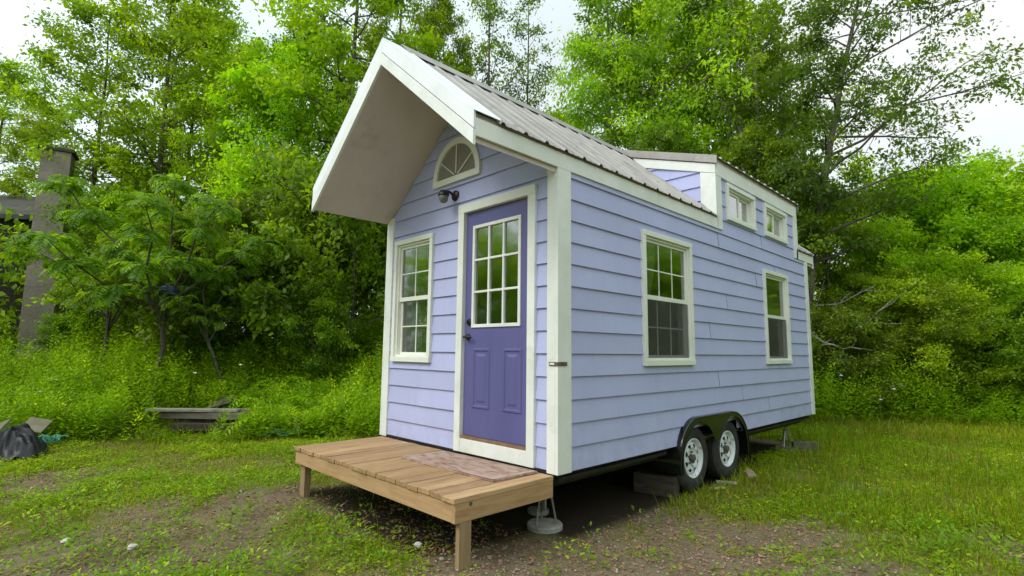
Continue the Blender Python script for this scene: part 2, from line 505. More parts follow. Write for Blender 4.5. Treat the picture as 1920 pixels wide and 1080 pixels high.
def quads_mesh(name, V, col):
    """V (n,4,3), col (n,3)"""
    n = len(V)
    return np_mesh(name, V.reshape(-1, 3), np.arange(4 * n), np.arange(n) * 4, np.full(n, 4), np.repeat(col, 4, axis=0))


class MB:
    """collects shapes into one mesh; world coordinates"""

    def __init__(self):
        self.v, self.f, self.c = [], [], []
        self.tone = (1, 1, 1)

    def add(self, vs, fs):
        k = len(self.v)
        self.v += [tuple(map(float, p)) for p in vs]
        self.c += [self.tone] * len(vs)
        self.f += [tuple(k + i for i in q) for q in fs]

    def box(self, a, b):
        x0, y0, z0 = a
        x1, y1, z1 = b
        x0, x1 = min(x0, x1), max(x0, x1)
        y0, y1 = min(y0, y1), max(y0, y1)
        z0, z1 = min(z0, z1), max(z0, z1)
        self.add([(x0, y0, z0), (x1, y0, z0), (x1, y1, z0), (x0, y1, z0), (x0, y0, z1), (x1, y0, z1), (x1, y1, z1), (x0, y1, z1)],
                 [(3, 2, 1, 0), (4, 5, 6, 7), (0, 1, 5, 4), (1, 2, 6, 5), (2, 3, 7, 6), (3, 0, 4, 7)])

    def prism(self, poly, d):
        """poly: list of 3d points (planar), extruded by vector d"""
        n = len(poly)
        q = [tuple(np.add(p, d)) for p in poly]
        self.add(list(poly) + q, [tuple(range(n - 1, -1, -1)), tuple(range(n, 2 * n))] + [(i, (i + 1) % n, n + (i + 1) % n, n + i) for i in range(n)])

    def obox(self, c, size, rot):
        """box centred at c with size, rotated by Matrix 3x3"""
        hs = [s / 2 for s in size]
        vs = []
        for z in (-1, 1):
            for x, y in ((-1, -1), (1, -1), (1, 1), (-1, 1)):
                p = rot @ Vector((x * hs[0], y * hs[1], z * hs[2]))
                vs.append((c[0] + p.x, c[1] + p.y, c[2] + p.z))
        self.add(vs, [(3, 2, 1, 0), (4, 5, 6, 7), (0, 1, 5, 4), (1, 2, 6, 5), (2, 3, 7, 6), (3, 0, 4, 7)])

    def tube(self, pts, rad, n=8, cap=True):
        pts = [np.array(p, float) for p in pts]
        if not hasattr(rad, "__len__"):
            rad = [rad] * len(pts)
        k = len(self.v)
        vs, fs = [], []
        prev = None
        for i, p in enumerate(pts):
            t = pts[min(i + 1, len(pts) - 1)] - pts[max(i - 1, 0)]
            t = t / (np.linalg.norm(t) + 1e-9)
            a = np.array([0, 0, 1.0]) if abs(t[2]) < 0.9 else np.array([1.0, 0, 0])
            if prev is not None:
                a = prev
            s = np.cross(t, a)
            s /= np.linalg.norm(s) + 1e-9
            b = np.cross(s, t)
            prev = b
            for j in range(n):
                an = 2 * PI * j / n
                vs.append(p + rad[i] * (math.cos(an) * s + math.sin(an) * b))
        for i in range(len(pts) - 1):
            for j in range(n):
                fs.append((i * n + j, i * n + (j + 1) % n, (i + 1) * n + (j + 1) % n, (i + 1) * n + j))
        if cap:
            fs.append(tuple(range(n - 1, -1, -1)))
            fs.append(tuple((len(pts) - 1) * n + j for j in range(n)))
        self.add(vs, fs)

    def lathe(self, prof, org, axis="x", n=48):
        """prof: list of (along, radius)"""
        vs, fs = [], []
        for a, r in prof:
            for j in range(n):
                t = 2 * PI * j / n
                c, s = r * math.cos(t), r * math.sin(t)
                p = {"x": (a, c, s), "y": (c, a, s), "z": (c, s, a)}[axis]
                vs.append(tuple(np.add(p, org)))
        for i in range(len(prof) - 1):
            for j in range(n):
                fs.append((i * n + j, i * n + (j + 1) % n, (i + 1) * n + (j + 1) % n, (i + 1) * n + j))
        self.add(vs, fs)

    def build(self, name, mat, parent=None, bevel=0.0, smooth=False, rel=None, segs=2):
        o_ = np.array(root_loc(parent)) if rel is None else np.array(rel)
        me = bpy.data.meshes.new(name)
        me.from_pydata([tuple(np.array(p) - o_) for p in self.v], [], self.f)
        a = me.attributes.new("col", "FLOAT_COLOR", "POINT")
        c = np.ones((len(self.v), 4), dtype=np.float32)
        c[:, :3] = np.array(self.c)
        a.data.foreach_set("color", c.ravel())
        me.materials.append(MAT[mat])
        if smooth:
            me.polygons.foreach_set("use_smooth", np.ones(len(me.polygons), dtype=bool))
        me.update()
        o = bpy.data.objects.new(name, me)
        COL.objects.link(o)
        if parent is not None:
            o.parent = parent
        elif rel is not None:
            o.location = rel
        if bevel > 0:
            bv = o.modifiers.new("bevel", "BEVEL")
            bv.width = bevel
            bv.segments = segs
            bv.limit_method = "ANGLE"
            bv.harden_normals = False
        return o


def root_loc(o):
    p = Vector((0, 0, 0))
    while o is not None:
        p += o.location
        o = o.parent
    return tuple(p)


def empty(name, loc, parent=None):
    o = bpy.data.objects.new(name, None)
    o.empty_display_size = 0.2
    o.location = loc
    COL.objects.link(o)
    if parent is not None:
        o.parent = parent
    return o


def tag(o, label=None, cat=None, group=None, kind=None):
    if label:
        o["label"] = label
    if cat:
        o["category"] = cat
    if group:
        o["group"] = group
    if kind:
        o["kind"] = kind
    return o


def link_mesh(name, me, mat, parent=None, loc=(0, 0, 0)):
    me.materials.append(MAT[mat])
    o = bpy.data.objects.new(name, me)
    o.location = loc
    COL.objects.link(o)
    if parent is not None:
        o.parent = parent
    return o


# ================================================================== THE HOUSE
CX = -1.27
house = empty("tiny_house", (CX, 3.1, 0))
tag(house, "lavender clapboard tiny house on a twin axle trailer with violet door and metal gable roof", "tiny house")

SL = 0.85


def rtop(x):
    return 4.215 - SL * abs(x - CX)


def runder(x):
    return 3.985 - SL * abs(x - CX)


COURSE = [0.515 + 0.1835 * k for k in range(22)]


def siding(fmap, outline, zmax, openings, name, zmin=0.515, courses=COURSE, joints=True, seed=0):
    """lap siding: fmap(u, z, o) -> xyz; outline(z) -> (u0, u1); openings (u0, u1, z0, z1)"""
    rnd = random.Random(seed)
    mb = MB()
    D = 0.021
    for k in range(len(courses) - 1):
        za, zb = courses[k], courses[k + 1]
        if za >= zmax or zb <= zmin:
            continue
        cuts = {max(za, zmin), min(zb, zmax)}
        for (a, b, c, d) in openings:
            for z in (c, d):
                if max(za, zmin) < z < min(zb, zmax):
                    cuts.add(z)
        if outline.__name__ == "side_outline":
            if za < 2.97 < zb:
                cuts.add(2.97)
        cuts = sorted(cuts)
        jt = None
        if joints:
            u0, u1 = outline((za + zb) / 2)
            jt = u0 + (u1 - u0) * rnd.uniform(0.2, 0.8)
        shade = rnd.uniform(0.95, 1.04)
        shade2 = rnd.uniform(0.95, 1.04)
        off2 = rnd.uniform(0.001, 0.003)
        for z0, z1 in zip(cuts[:-1], cuts[1:]):
            zm = (z0 + z1) / 2
            sg = 1e-5
            a0, b0 = outline(z0 + sg)
            a1, b1 = outline(z1 - sg)
            br = [[a0, a1]]
            for (a, b, c, d) in sorted(openings):
                if c < zm < d:
                    br[-1] += [a, a]
                    br.append([b, b])
            br[-1] += [b0, b1]
            segs = []
            for s in br:
                if jt is not None and s[0] + 0.1 < jt < s[2] - 0.1:
                    segs.append(([s[0], s[1], jt - 0.0015, jt - 0.0015], shade, 0.0))
                    segs.append(([jt + 0.0015, jt + 0.0015, s[2], s[3]], shade2, off2))
                elif jt is not None and s[0] >= jt:
                    segs.append((s, shade2, off2))
                else:
                    segs.append((s, shade, 0.0))

            def off(z):
                return D + (0.003 - D) * (z - za) / (zb - za)
            for (s, sh, of) in segs:
                if s[2] - s[0] < 0.002:
                    continue
                mb.tone = (sh, sh, sh)
                nseg = max(1, int((s[2] - s[0]) / 0.5))
                o0, o1 = off(z0) + of, off(z1) + of
                for q in range(nseg):
                    t0, t1 = q / nseg, (q + 1) / nseg
                    ub0, ub1 = s[0] + (s[2] - s[0]) * t0, s[0] + (s[2] - s[0]) * t1
                    ut0, ut1 = s[1] + (s[3] - s[1]) * t0, s[1] + (s[3] - s[1]) * t1
                    mb.add([fmap(ub0, z0, o0), fmap(ub1, z0, o0), fmap(ut1, z1, o1), fmap(ut0, z1, o1)], [(0, 1, 2, 3)])
                    if abs(z0 - max(za, zmin)) < 1e-6:
                        mb.add([fmap(ub0, z0, o0), fmap(ub1, z0, o0), fmap(ub1, z0, -0.01), fmap(ub0, z0, -0.01)], [(3, 2, 1, 0)])
    return mb


fmF = lambda u, z, o: (u, -o, z)
fmR = lambda u, z, o: (o, u, z)
fmL = lambda u, z, o: (-W - o, u, z)
fmB = lambda u, z, o: (u, L + o, z)


def gable(z):
    if z < 2.905:
        return (-W, 0.0)
    h = (runder(CX) - z) / SL
    return (CX - h, CX + h)


def side_outline(z):
    return (0.0, L) if z < 2.97 else (2.93, 5.73)


def side_plain(z):
    return (0.0, L)


FW = (-2.384, -1.662, 1.322, 2.660)          # front window, outer casing
W1 = (1.225, 2.223, 1.321, 2.645)
W2 = (4.310, 5.250, 1.311, 2.615)
D1 = (3.205, 4.104, 3.105, 3.581)
D2 = (4.444, 5.334, 3.105, 3.581)
LW = (0.25, 1.15, 1.322, 2.660)
DO = (-1.239, -0.214, 0.525, 2.858)
ins = lambda r, d=0.03: (r[0] + d, r[1] - d, r[2] + d, r[3] - d)
doorhole = (DO[0] + 0.03, DO[1] - 0.03, 0.50, DO[3] - 0.03)

FENDER_CUT = (1.98, 3.28, 0.50, 0.66)
FENDER_CUT2 = (1.86, 3.40, 0.50, 0.56)
FENDER_CUT_UP = (1.98, 3.28, 0.56, 0.66)
siding(fmF, gable, 3.96, [ins(FW), doorhole], "front_wall", seed=1, zmin=0.53).build("front_wall", "siding", house)
siding(fmR, side_outline, 3.62, [ins(W1), ins(W2), ins(D1), ins(D2), FENDER_CUT2, FENDER_CUT_UP], "side_wall", seed=2).build("side_wall", "siding", house)
siding(fmL, side_plain, 2.93, [ins(LW), ins(W2)], "side_wall", seed=3).build("side_wall", "siding", house)
siding(fmB, gable, 3.96, [], "rear_wall", seed=4).build("rear_wall", "siding", house)

# floor pan and interior lining
mb = MB()
mb.box((-W + 0.06, 0.045, 0.47), (-0.06, L - 0.06, 0.513))
mb.build("floor", "frame", house)
mb = MB()
mb.box((-W + 0.06, 3.6, 0.52), (-0.06, 3.68, 3.0))       # room divider
mb.box((-W + 0.03, 0.06, 0.515), (-0.03, L - 0.06, 0.53))
mb.box((-W + 0.05, 1.5, 0.53), (-W + 0.6, 3.3, 1.45))     # kitchen units on the far wall
mb.build("interior_lining", "interior", house)

# flashing below the front wall
mb = MB()
mb.box((-W + 0.01, -0.018, 0.498), (-0.09, 0.02, 0.53))
mb.build("flashing", "black", house)

# corner boards
mb = MB()
mb.box((-0.085, -0.032, 0.508), (0.0, 0.0, 2.985))
mb.box((0.0, -0.032, 0.508), (0.032, 0.137, 2.985))
cb = mb.build("corner_board", "white", house, bevel=0.003)
mb = MB()
mb.box((-W, -0.032, 0.508), (-W + 0.10, 0.0, 2.95))
mb.box((-W - 0.032, -0.032, 0.508), (-W, 0.12, 2.95))
mb.build("corner_board", "white", house, bevel=0.003)
mb = MB()
mb.box((0.0, L - 0.10, 0.508), (0.032, L + 0.032, 2.985))
mb.box((-0.10, L, 0.508), (0.0, L + 0.032, 2.985))
mb.build("corner_board", "white", house, bevel=0.003)
mb = MB()
mb.box((-W - 0.032, L - 0.10, 0.508), (-W, L + 0.032, 2.95))
mb.box((-W, L, 0.508), (-W + 0.10, L + 0.032, 2.95))
mb.build("corner_board", "white", house, bevel=0.003)

# clip on the near corner board
mb = MB()
mb.box((-0.055, -0.040, 1.336), (0.037, -0.0325, 1.366))
mb.box((0.0325, -0.0325, 1.336), (0.040, 0.075, 1.366))
clip = mb.build("corner_bracket", "hub", house, bevel=0.001)
mb = MB()
mb.box((-0.045, -0.043, 1.343), (0.002, -0.0402, 1.359))
mb.build("sticker", "white", clip)

# ------------------------------------------------------------------ roof
YF, YR = -0.94, 6.56
EX = 0.034


def slope_slab(side, y0, y1, xe, top=0.0, bot=0.225):
    """solid roof slab on one slope from the eave to the ridge"""
    xr = CX
    mb = MB()
    ze, zr = rtop(xe), rtop(xr)
    mb.prism([(xe, y0, ze - bot), (xr, y0, zr - bot), (xr, y0, zr - top), (xe, y0, ze - top)], (0, y1 - y0, 0))
    return mb


slope_slab(-1, YF + 0.028, YR - 0.028, -W - 0.02, 0.012).build("soffit", "soffit", house)
slope_slab(1, YF + 0.028, 2.925, 0.008, 0.012).build("soffit", "soffit", house)
slope_slab(1, 5.735, YR - 0.028, 0.008, 0.012).build("soffit", "soffit", house)


def ribbed(side, y0, y1, xe, name="metal_sheet", phase=0.0, xr=CX, topf=rtop, base=0.004):
    """ribbed sheet: profile along y swept from eave to ridge"""
    prof = []
    pitch = 0.24
    y = y0
    k0 = math.floor((y0 - phase) / pitch)
    pts = [(y0, 0.0)]
    k = k0
    while True:
        c = phase + k * pitch
        if c - 0.03 > y1:
            break
        for dy, h in ((-0.026, 0), (-0.013, 0.020), (0.013, 0.020), (0.026, 0), (0.07, 0), (0.08, 0.006), (0.09, 0.0), (0.145, 0), (0.155, 0.006), (0.165, 0.0)):
            if y0 + 0.002 < c + dy < y1 - 0.002:
                pts.append((c + dy, h))
        k += 1
    pts.append((y1, 0.0))
    mb = MB()
    n = len(pts)
    ns = 6
    vs = []
    for i in range(ns + 1):
        x = xe + (xr - xe) * i / ns
        for (yy, h) in pts:
            vs.append((x, yy, topf(x) + base + h))
    fs = [(i * n + j, i * n + j + 1, (i + 1) * n + j + 1, (i + 1) * n + j) for i in range(ns) for j in range(n - 1)]
    mb.add(vs, fs)
    # eave edge thickness
    mb.add([(xe, yy, topf(xe) + base + h) for (yy, h) in pts] + [(xe, yy, topf(xe) + base + h - 0.004) for (yy, h) in pts],
           [(j, j + 1, n + j + 1, n + j) for j in range(n - 1)])
    return mb


ribbed(1, YF + 0.24, 2.90, 0.062, phase=-0.676).build("roof", "roof", house)
ribbed(1, 5.76, YR - 0.02, 0.062, phase=-0.676).build("roof", "roof", house)
ribbed(-1, YF + 0.24, YR - 0.02, -W - 0.07, phase=-0.676).build("roof", "roof", house)

# screws along the eave
# ridge cap
mb = MB()
hw = 0.14
for (sx) in (-1, 1):
    mb.prism([(CX, YF + 0.20, rtop(CX) + 0.052), (CX + sx * hw, YF + 0.20, rtop(CX + sx * hw) + 0.030),
              (CX + sx * hw, YF + 0.20, rtop(CX + sx * hw) + 0.026), (CX, YF + 0.20, rtop(CX) + 0.046)], (0, 3.72, 0))
mb.build("ridge_cap", "roof", house)
mb = MB()
for (sx) in (-1, 1):
    mb.prism([(CX, 2.92, rtop(CX) + 0.072), (CX + sx * hw, 2.92, rtop(CX + sx * hw) + (0.030 if sx < 0 else 0.118)),
              (CX + sx * hw, 2.92, rtop(CX + sx * hw) + (0.026 if sx < 0 else 0.112)), (CX, 2.92, rtop(CX) + 0.066)], (0, YR - 2.92, 0))
mb.build("ridge_cap", "roof", house)

# rake boards and metal rake trim at both gable ends
for (yy, dy) in ((YF, 1), (YR, -1)):
    for sx in (-1, 1):
        xe = EX if sx > 0 else -W - EX
        mb = MB()
        mb.prism([(CX, yy, runder(CX) - 0.004), (xe, yy, runder(xe) - 0.004), (xe, yy, runder(xe) + 0.108), (CX, yy, runder(CX) + 0.108)], (0, 0.026 * dy, 0))
        mb.build("rake_board", "white", house, bevel=0.002)
        mb = MB()
        y2 = yy + 0.004 * dy
        mb.prism([(CX, y2, runder(CX) + 0.116), (xe, y2, runder(xe) + 0.116), (xe, y2, rtop(xe) + 0.022), (CX, y2, rtop(CX) + 0.030)], (0, 0.020 * dy, 0))
        # flat of the trim lying on the sheet
        xt = xe + 0.02 * sx
        a = 0.022
        mb.prism([(CX, yy + 0.004 * dy, rtop(CX) + a + 0.006), (xt, yy + 0.004 * dy, rtop(xt) + a + 0.004), (xt, yy + 0.004 * dy, rtop(xt) + a), (CX, yy + 0.004 * dy, rtop(CX) + a)], (0, 0.235 * dy, 0))
        # small rolled edge on the inside
        mb.prism([(CX, yy + 0.240 * dy, rtop(CX) + 0.034), (xt, yy + 0.240 * dy, rtop(xt) + 0.034), (xt, yy + 0.240 * dy, rtop(xt) - 0.005), (CX, yy + 0.240 * dy, rtop(CX) - 0.005)], (0, 0.006 * dy, 0))
        mb.build("rake_trim", "metaltrim", house, bevel=0.002)

# eave fascias
mb = MB()
mb.box((0.012, YF + 0.027, 2.944), (EX, 2.925, 3.075))
mb.build("fascia", "white", house, bevel=0.002)
mb = MB()
mb.box((0.012, 5.735, 2.944), (EX, YR - 0.027, 3.075))
mb.build("fascia", "white", house, bevel=0.002)
mb = MB()
mb.box((-W - 0.025, YF + 0.027, 2.905), (-W - EX - 0.012, YR - 0.027, 3.075))
mb.build("fascia", "white", house, bevel=0.002)

# ------------------------------------------------------------------ dormer
dormer = empty("dormer", (0, 0, 0), house)
dormer.location = (0, 0, 0)
DY0, DY1 = 2.92, 5.82


def dtop(x):
    return 3.842 - 0.322 * x


def dend(yw, dy, seed):
    """triangular cheek wall between the main roof and the dormer roof"""
    def cheek(z):
        # x where the main roof top is below z and dormer underside above z
        xa = CX + (4.215 - z) / SL            # main roof surface
        xb = -0.002
        # dormer underside: 3.76 - .322 x >= z
        xlim = (3.76 - z) / 0.322
        xb = min(xb, xlim)
        return (min(xa, xb), xb)
    mbw = siding(lambda u, z, o: (u, yw - o * dy, z), cheek, 4.10, [], "dormer_wall", zmin=3.05, courses=[2.96 + 0.1835 * k for k in range(9)], joints=False, seed=seed)
    return mbw


dend(DY0 + 0.02, 1, 5).build("dormer_cheek", "siding", dormer)
dend(DY1 - 0.02, -1, 6).build("dormer_cheek", "siding", dormer)
for (yw, dy) in ((DY0 - 0.014, 1), (DY1 + 0.014, -1)):
    mb = MB()
    # rake trim of the dormer
    mb.prism([(-1.13, yw, dtop(-1.13) - 0.085), (0.028, yw, dtop(0.028) - 0.085), (0.028, yw, dtop(0.028) - 0.20), (-1.0, yw, dtop(-1.0) - 0.21)], (0, 0.03 * dy, 0))
    mb.build("rake_board", "white", dormer, bevel=0.002)
    mb = MB()
    xz = [(-0.165, dtop(-0.165) - 0.208), (0.030, dtop(0.030) - 0.203), (0.030, 3.085), (-0.165, rtop(-0.165) + 0.02)]
    mb.prism([(x, yw + 0.002 * dy, z) for x, z in xz], (0, 0.028 * dy, 0))
    mb.build("corner_board", "white", dormer, bevel=0.002)
# side trim boards: two uprights and the band below the roof edge
mb = MB()
mb.box((0.0, DY0 + 0.02, 2.944), (0.034, 3.06, 3.61))
mb.build("corner_board", "white", dormer, bevel=0.002)
mb = MB()
mb.box((0.0, 5.65, 2.944), (0.034, DY1 - 0.02, 3.64))
mb.build("corner_board", "white", dormer, bevel=0.002)
mb = MB()
mb.box((0.0, DY0 + 0.02, 3.612), (0.036, DY1 - 0.02, 3.775))
mb.build("fascia", "white", dormer, bevel=0.002)
# roof: solid deck, ribbed sheet, metal edge
mb = MB()
mb.prism([(0.03, DY0 - 0.01, dtop(0.03) - 0.075), (CX, DY0 - 0.01, dtop(CX) - 0.075), (CX, DY0 - 0.01, dtop(CX) - 0.006), (0.03, DY0 - 0.01, dtop(0.03) - 0.006)], (0, DY1 - DY0 + 0.02, 0))
mb.build("roof_deck", "soffit", dormer)
rb = ribbed(1, DY0 - 0.03, DY1 + 0.03, 0.075, phase=3.02, topf=dtop, base=0.0)
rb.build("dormer_roof", "roof", dormer)
for yw in (DY0 - 0.034, DY1 + 0.014):
    mb = MB()
    mb.prism([(CX, yw, dtop(CX) + 0.024), (0.06, yw, dtop(0.06) + 0.024), (0.06, yw, dtop(0.06) - 0.075), (CX, yw, dtop(CX) - 0.075)], (0, 0.02, 0))
    mb.build("roof_edge", "roof", dormer)
# screw heads along the dormer roof edge
for k in range(12):
    y = 3.02 + 0.24 * k
    if y < DY1:
        mb = MB()
        mb.lathe([(0.0, 0.0), (0.0, 0.014), (0.008, 0.012), (0.012, 0.0)], (0.045, y, dtop(0.045) + 0.020), "z", 8)
        mb.build("screw", "metaltrim", dormer)


# ------------------------------------------------------------------ windows
def window(fm, r, parent, up=(2, 2), low=(2, 2), kind="hung", screen=False, extra=None):
    """casing with sashes, muntins and panes in an opening; fm(u, z, o)"""
    u0, u1, z0, z1 = r
    sgn = 1

    def bx(mb, a0, a1, b0, b1, o0, o1):
        p, q = fm(a0, b0, o0), fm(a1, b1, o1)
        mb.box(p, q)
    t = 0.052
    mb = MB()
    bx(mb, u0, u0 + t, z0 + t, z1 - t, -0.02, 0.045)
    bx(mb, u1 - t, u1, z0 + t, z1 - t, -0.02, 0.045)
    bx(mb, u0, u1, z1 - t, z1, -0.02, 0.047)
    bx(mb, u0, u1, z0, z0 + t, -0.02, 0.052)
    # inner jamb step
    s = 0.022
    bx(mb, u0 + t, u0 + t + s, z0 + t, z1 - t, -0.06, 0.020)
    bx(mb, u1 - t - s, u1 - t, z0 + t, z1 - t, -0.06, 0.020)
    bx(mb, u0 + t + s, u1 - t - s, z1 - t - s, z1 - t, -0.06, 0.022)
    bx(mb, u0 + t + s, u1 - t - s, z0 + t, z0 + t + s, -0.06, 0.026)
    fr = mb.build("window", "vinyl", parent, bevel=0.003)
    a0, a1, b0, b1 = u0 + t + s, u1 - t - s, z0 + t + s, z1 - t - s
    if kind == "hung":
        mid = (z0 + z1) / 2 + 0.005
        # upper sash is the outer one
        specs = (("upper_sash", mid - 0.02, b1, 0.000, up), ("lower_sash", b0, mid + 0.015, -0.026, low))
        for nm, c0, c1, o, (nx, nz) in specs:
            mb = MB()
            w_ = 0.028
            bx(mb, a0, a0 + w_, c0, c1, o - 0.022, o)
            bx(mb, a1 - w_, a1, c0, c1, o - 0.022, o)
            bx(mb, a0 + w_, a1 - w_, c1 - w_, c1, o - 0.022, o)
            bx(mb, a0 + w_, a1 - w_, c0, c0 + (0.045 if nm == "upper_sash" else w_), o - 0.022, o + 0.002)
            sash = mb.build(nm, "vinyl", fr, bevel=0.002)
            if nx * nz > 1:
                mb = MB()
                m_ = 0.013
                d0, d1, e0, e1 = a0 + w_, a1 - w_, c0 + w_, c1 - w_
                for i in range(1, nx):
                    uu = d0 + (d1 - d0) * i / nx
                    bx(mb, uu - m_ / 2, uu + m_ / 2, e0, e1, o - 0.017, o - 0.009)
                for i in range(1, nz):
                    zz = e0 + (e1 - e0) * i / nz
                    bx(mb, d0, d1, zz - m_ / 2, zz + m_ / 2, o - 0.0175, o - 0.0085)
                mb.build("muntin", "vinyl", fr)
            mb = MB()
            mb.add([fm(a0 + 0.02, c0 + 0.02, o - 0.013 if True else o), fm(a1 - 0.02, c0 + 0.02, o - 0.013), fm(a1 - 0.02, c1 - 0.02, o - 0.013), fm(a0 + 0.02, c1 - 0.02, o - 0.013)], [(0, 1, 2, 3)])
            mb.build("glass_pane", "glass", fr)
        if screen:
            mb = MB()
            o = 0.008
            mb.add([fm(a0, b0, o), fm(a1, b0, o), fm(a1, mid - 0.02, o), fm(a0, mid - 0.02, o)], [(0, 1, 2, 3)])
            mb.build("insect_screen", "screen", fr)
    else:
        mid = (u0 + u1) / 2
        for nm, c0, c1, o in (("sliding_sash", a0, mid + 0.02, -0.005), ("sliding_sash", mid - 0.02, a1, -0.030)):
            mb = MB()
            w_ = 0.034
            bx(mb, c0, c0 + w_, b0, b1, o - 0.022, o)
            bx(mb, c1 - w_, c1, b0, b1, o - 0.022, o)
            bx(mb, c0 + w_, c1 - w_, b1 - w_, b1, o - 0.022, o)
            bx(mb, c0 + w_, c1 - w_, b0, b0 + w_, o - 0.022, o)
            mb.build(nm, "vinyl", fr, bevel=0.002)
            mb = MB()
            mb.add([fm(c0 + 0.02, b0 + 0.02, o - 0.012), fm(c1 - 0.02, b0 + 0.02, o - 0.012), fm(c1 - 0.02, b1 - 0.02, o - 0.012), fm(c0 + 0.02, b1 - 0.02, o - 0.012)], [(0, 1, 2, 3)])
            mb.build("glass_pane", "skyglass", fr)
    if extra == "curtain":
        mb = MB()
        n = 40
        zt, zb_ = b1, (z0 + z1) / 2
        for side, (ca, cb_) in enumerate(((a0 + 0.02, a0 + 0.42), )):
            vs, fs = [], []
            for i in range(n + 1):
                uu = ca + (cb_ - ca) * i / n
                for k in range(5):
                    zz = zt + (zb_ - zt) * k / 4
                    sq = 1 - 0.35 * (k / 4) ** 2
                    vs.append(fm(ca + (uu - ca) * sq, zz, -0.12 + 0.018 * math.sin(i * 1.1) * (0.4 + 0.2 * k)))
            fs = [(i * 5 + k, (i + 1) * 5 + k, (i + 1) * 5 + k + 1, i * 5 + k + 1) for i in range(n) for k in range(4)]
            mb.add(vs, fs)
        mb.build("curtain", "curtain", fr, smooth=True)
    if extra == "blind":
        mb = MB()
        zt, zb_ = b1, (z0 + z1) / 2 + 0.02
        k = 0
        z = zt
        while z > zb_:
            mb.add([fm(a0, z, -0.062), fm(a1, z, -0.062), fm(a1, z - 0.021, -0.078), fm(a0, z - 0.021, -0.078)], [(0, 1, 2, 3)])
            z -= 0.024
        mb.build("blind", "blind", fr)
    return fr


window(fmF, FW, house, (2, 2), (2, 2))
tag(window(fmR, W1, house, (3, 2), (3, 2), screen=True, extra="curtain"), "side window with a curtain behind its upper sash")
tag(window(fmR, W2, house, (1, 1), (1, 1), screen=True, extra="blind"), "side window with a lowered blind behind its upper sash")
window(fmR, D1, dormer, kind="slide")
window(fmR, D2, dormer, kind="slide")
window(fmL, LW, house, (2, 2), (2, 2))
window(fmL, W2, house, (1, 1), (1, 1))

# half-round window above the door
AX, AZ, AR = -1.31, 3.185, 0.37
yy = -0.045
mb = MB()
n = 28
outer = [(AX + AR * math.cos(PI * i / n), AZ + 1.06 * AR * math.sin(PI * i / n)) for i in range(n + 1)]
inner = [(AX + (AR - 0.062) * math.cos(PI * i / n), AZ + 1.06 * (AR - 0.062) * math.sin(PI * i / n)) for i in range(n + 1)]
for i in range(n):
    q = [outer[i], outer[i + 1], inner[i + 1], inner[i]]
    mb.add([(p[0], yy, p[1]) for p in q] + [(p[0], -0.005, p[1]) for p in q], [(0, 1, 2, 3), (0, 4, 5, 1), (2, 6, 7, 3)])
mb.box((AX - AR, yy - 0.003, AZ - 0.062), (AX + AR, -0.005, AZ))
arch = mb.build("arched_window", "vinyl", house, smooth=False)
mb = MB()
for an in (35, 90, 145):
    c, s = math.cos(math.radians(an)), math.sin(math.radians(an))
    e = (AX + c * (AR - 0.05), AZ + s * (AR - 0.05) * 1.06)
    nx, nz = -s * 0.006, c * 0.006
    b = (AX + c * 0.03, AZ + s * 0.03)
    mb.prism([(b[0] + nx, -0.036, b[1] + nz), (b[0] - nx, -0.036, b[1] - nz), (e[0] - nx, -0.036, e[1] - nz), (e[0] + nx, -0.036, e[1] + nz)], (0, 0.008, 0))
mb.build("muntin", "vinyl", arch)
mb = MB()
mb.add([(p[0], -0.026, p[1]) for p in inner], [tuple(range(n + 1))])
mb.build("glass_pane", "glass", arch)
mb = MB()
mb.add([(p[0], -0.0235, p[1]) for p in inner], [tuple(range(n + 1))])
mb.build("backing", "soffit", arch)

# ------------------------------------------------------------------ door
mb = MB()
mb.box((DO[0], -0.044, DO[2]), (DO[0] + 0.085, 0.03, DO[3] - 0.085))
mb.box((DO[1] - 0.085, -0.044, DO[2]), (DO[1], 0.03, DO[3] - 0.085))
mb.box((DO[0], -0.046, DO[3] - 0.085), (DO[1], 0.03, DO[3]))
mb.box((DO[0] + 0.085, -0.040, DO[2]), (DO[1] - 0.085, 0.03, 0.645))
dframe = mb.build("door_frame", "white", house, bevel=0.003)
mb = MB()
mb.box((DO[0] + 0.085, -0.030, 0.645), (DO[1] - 0.085, 0.06, 0.672))
mb.build("threshold", "brass", dframe, bevel=0.002)
sx0, sx1, sz0, sz1 = DO[0] + 0.089, DO[1] - 0.089, 0.676, DO[3] - 0.089
gx0, gx1, gz0, gz1 = -1.05, -0.408, 1.66, 2.63
ys, yb = -0.002, 0.042
mb = MB()
mb.box((sx0, ys, sz0), (gx0 + 0.01, yb, sz1))
mb.box((gx1 - 0.01, ys, sz0), (sx1, yb, sz1))
mb.box((gx0 + 0.01, ys, gz1 - 0.01), (gx1 - 0.01, yb, sz1))
mb.box((gx0 + 0.01, ys, sz0), (gx1 - 0.01, yb, gz0 + 0.01))
door = mb.build("door", "door", house)
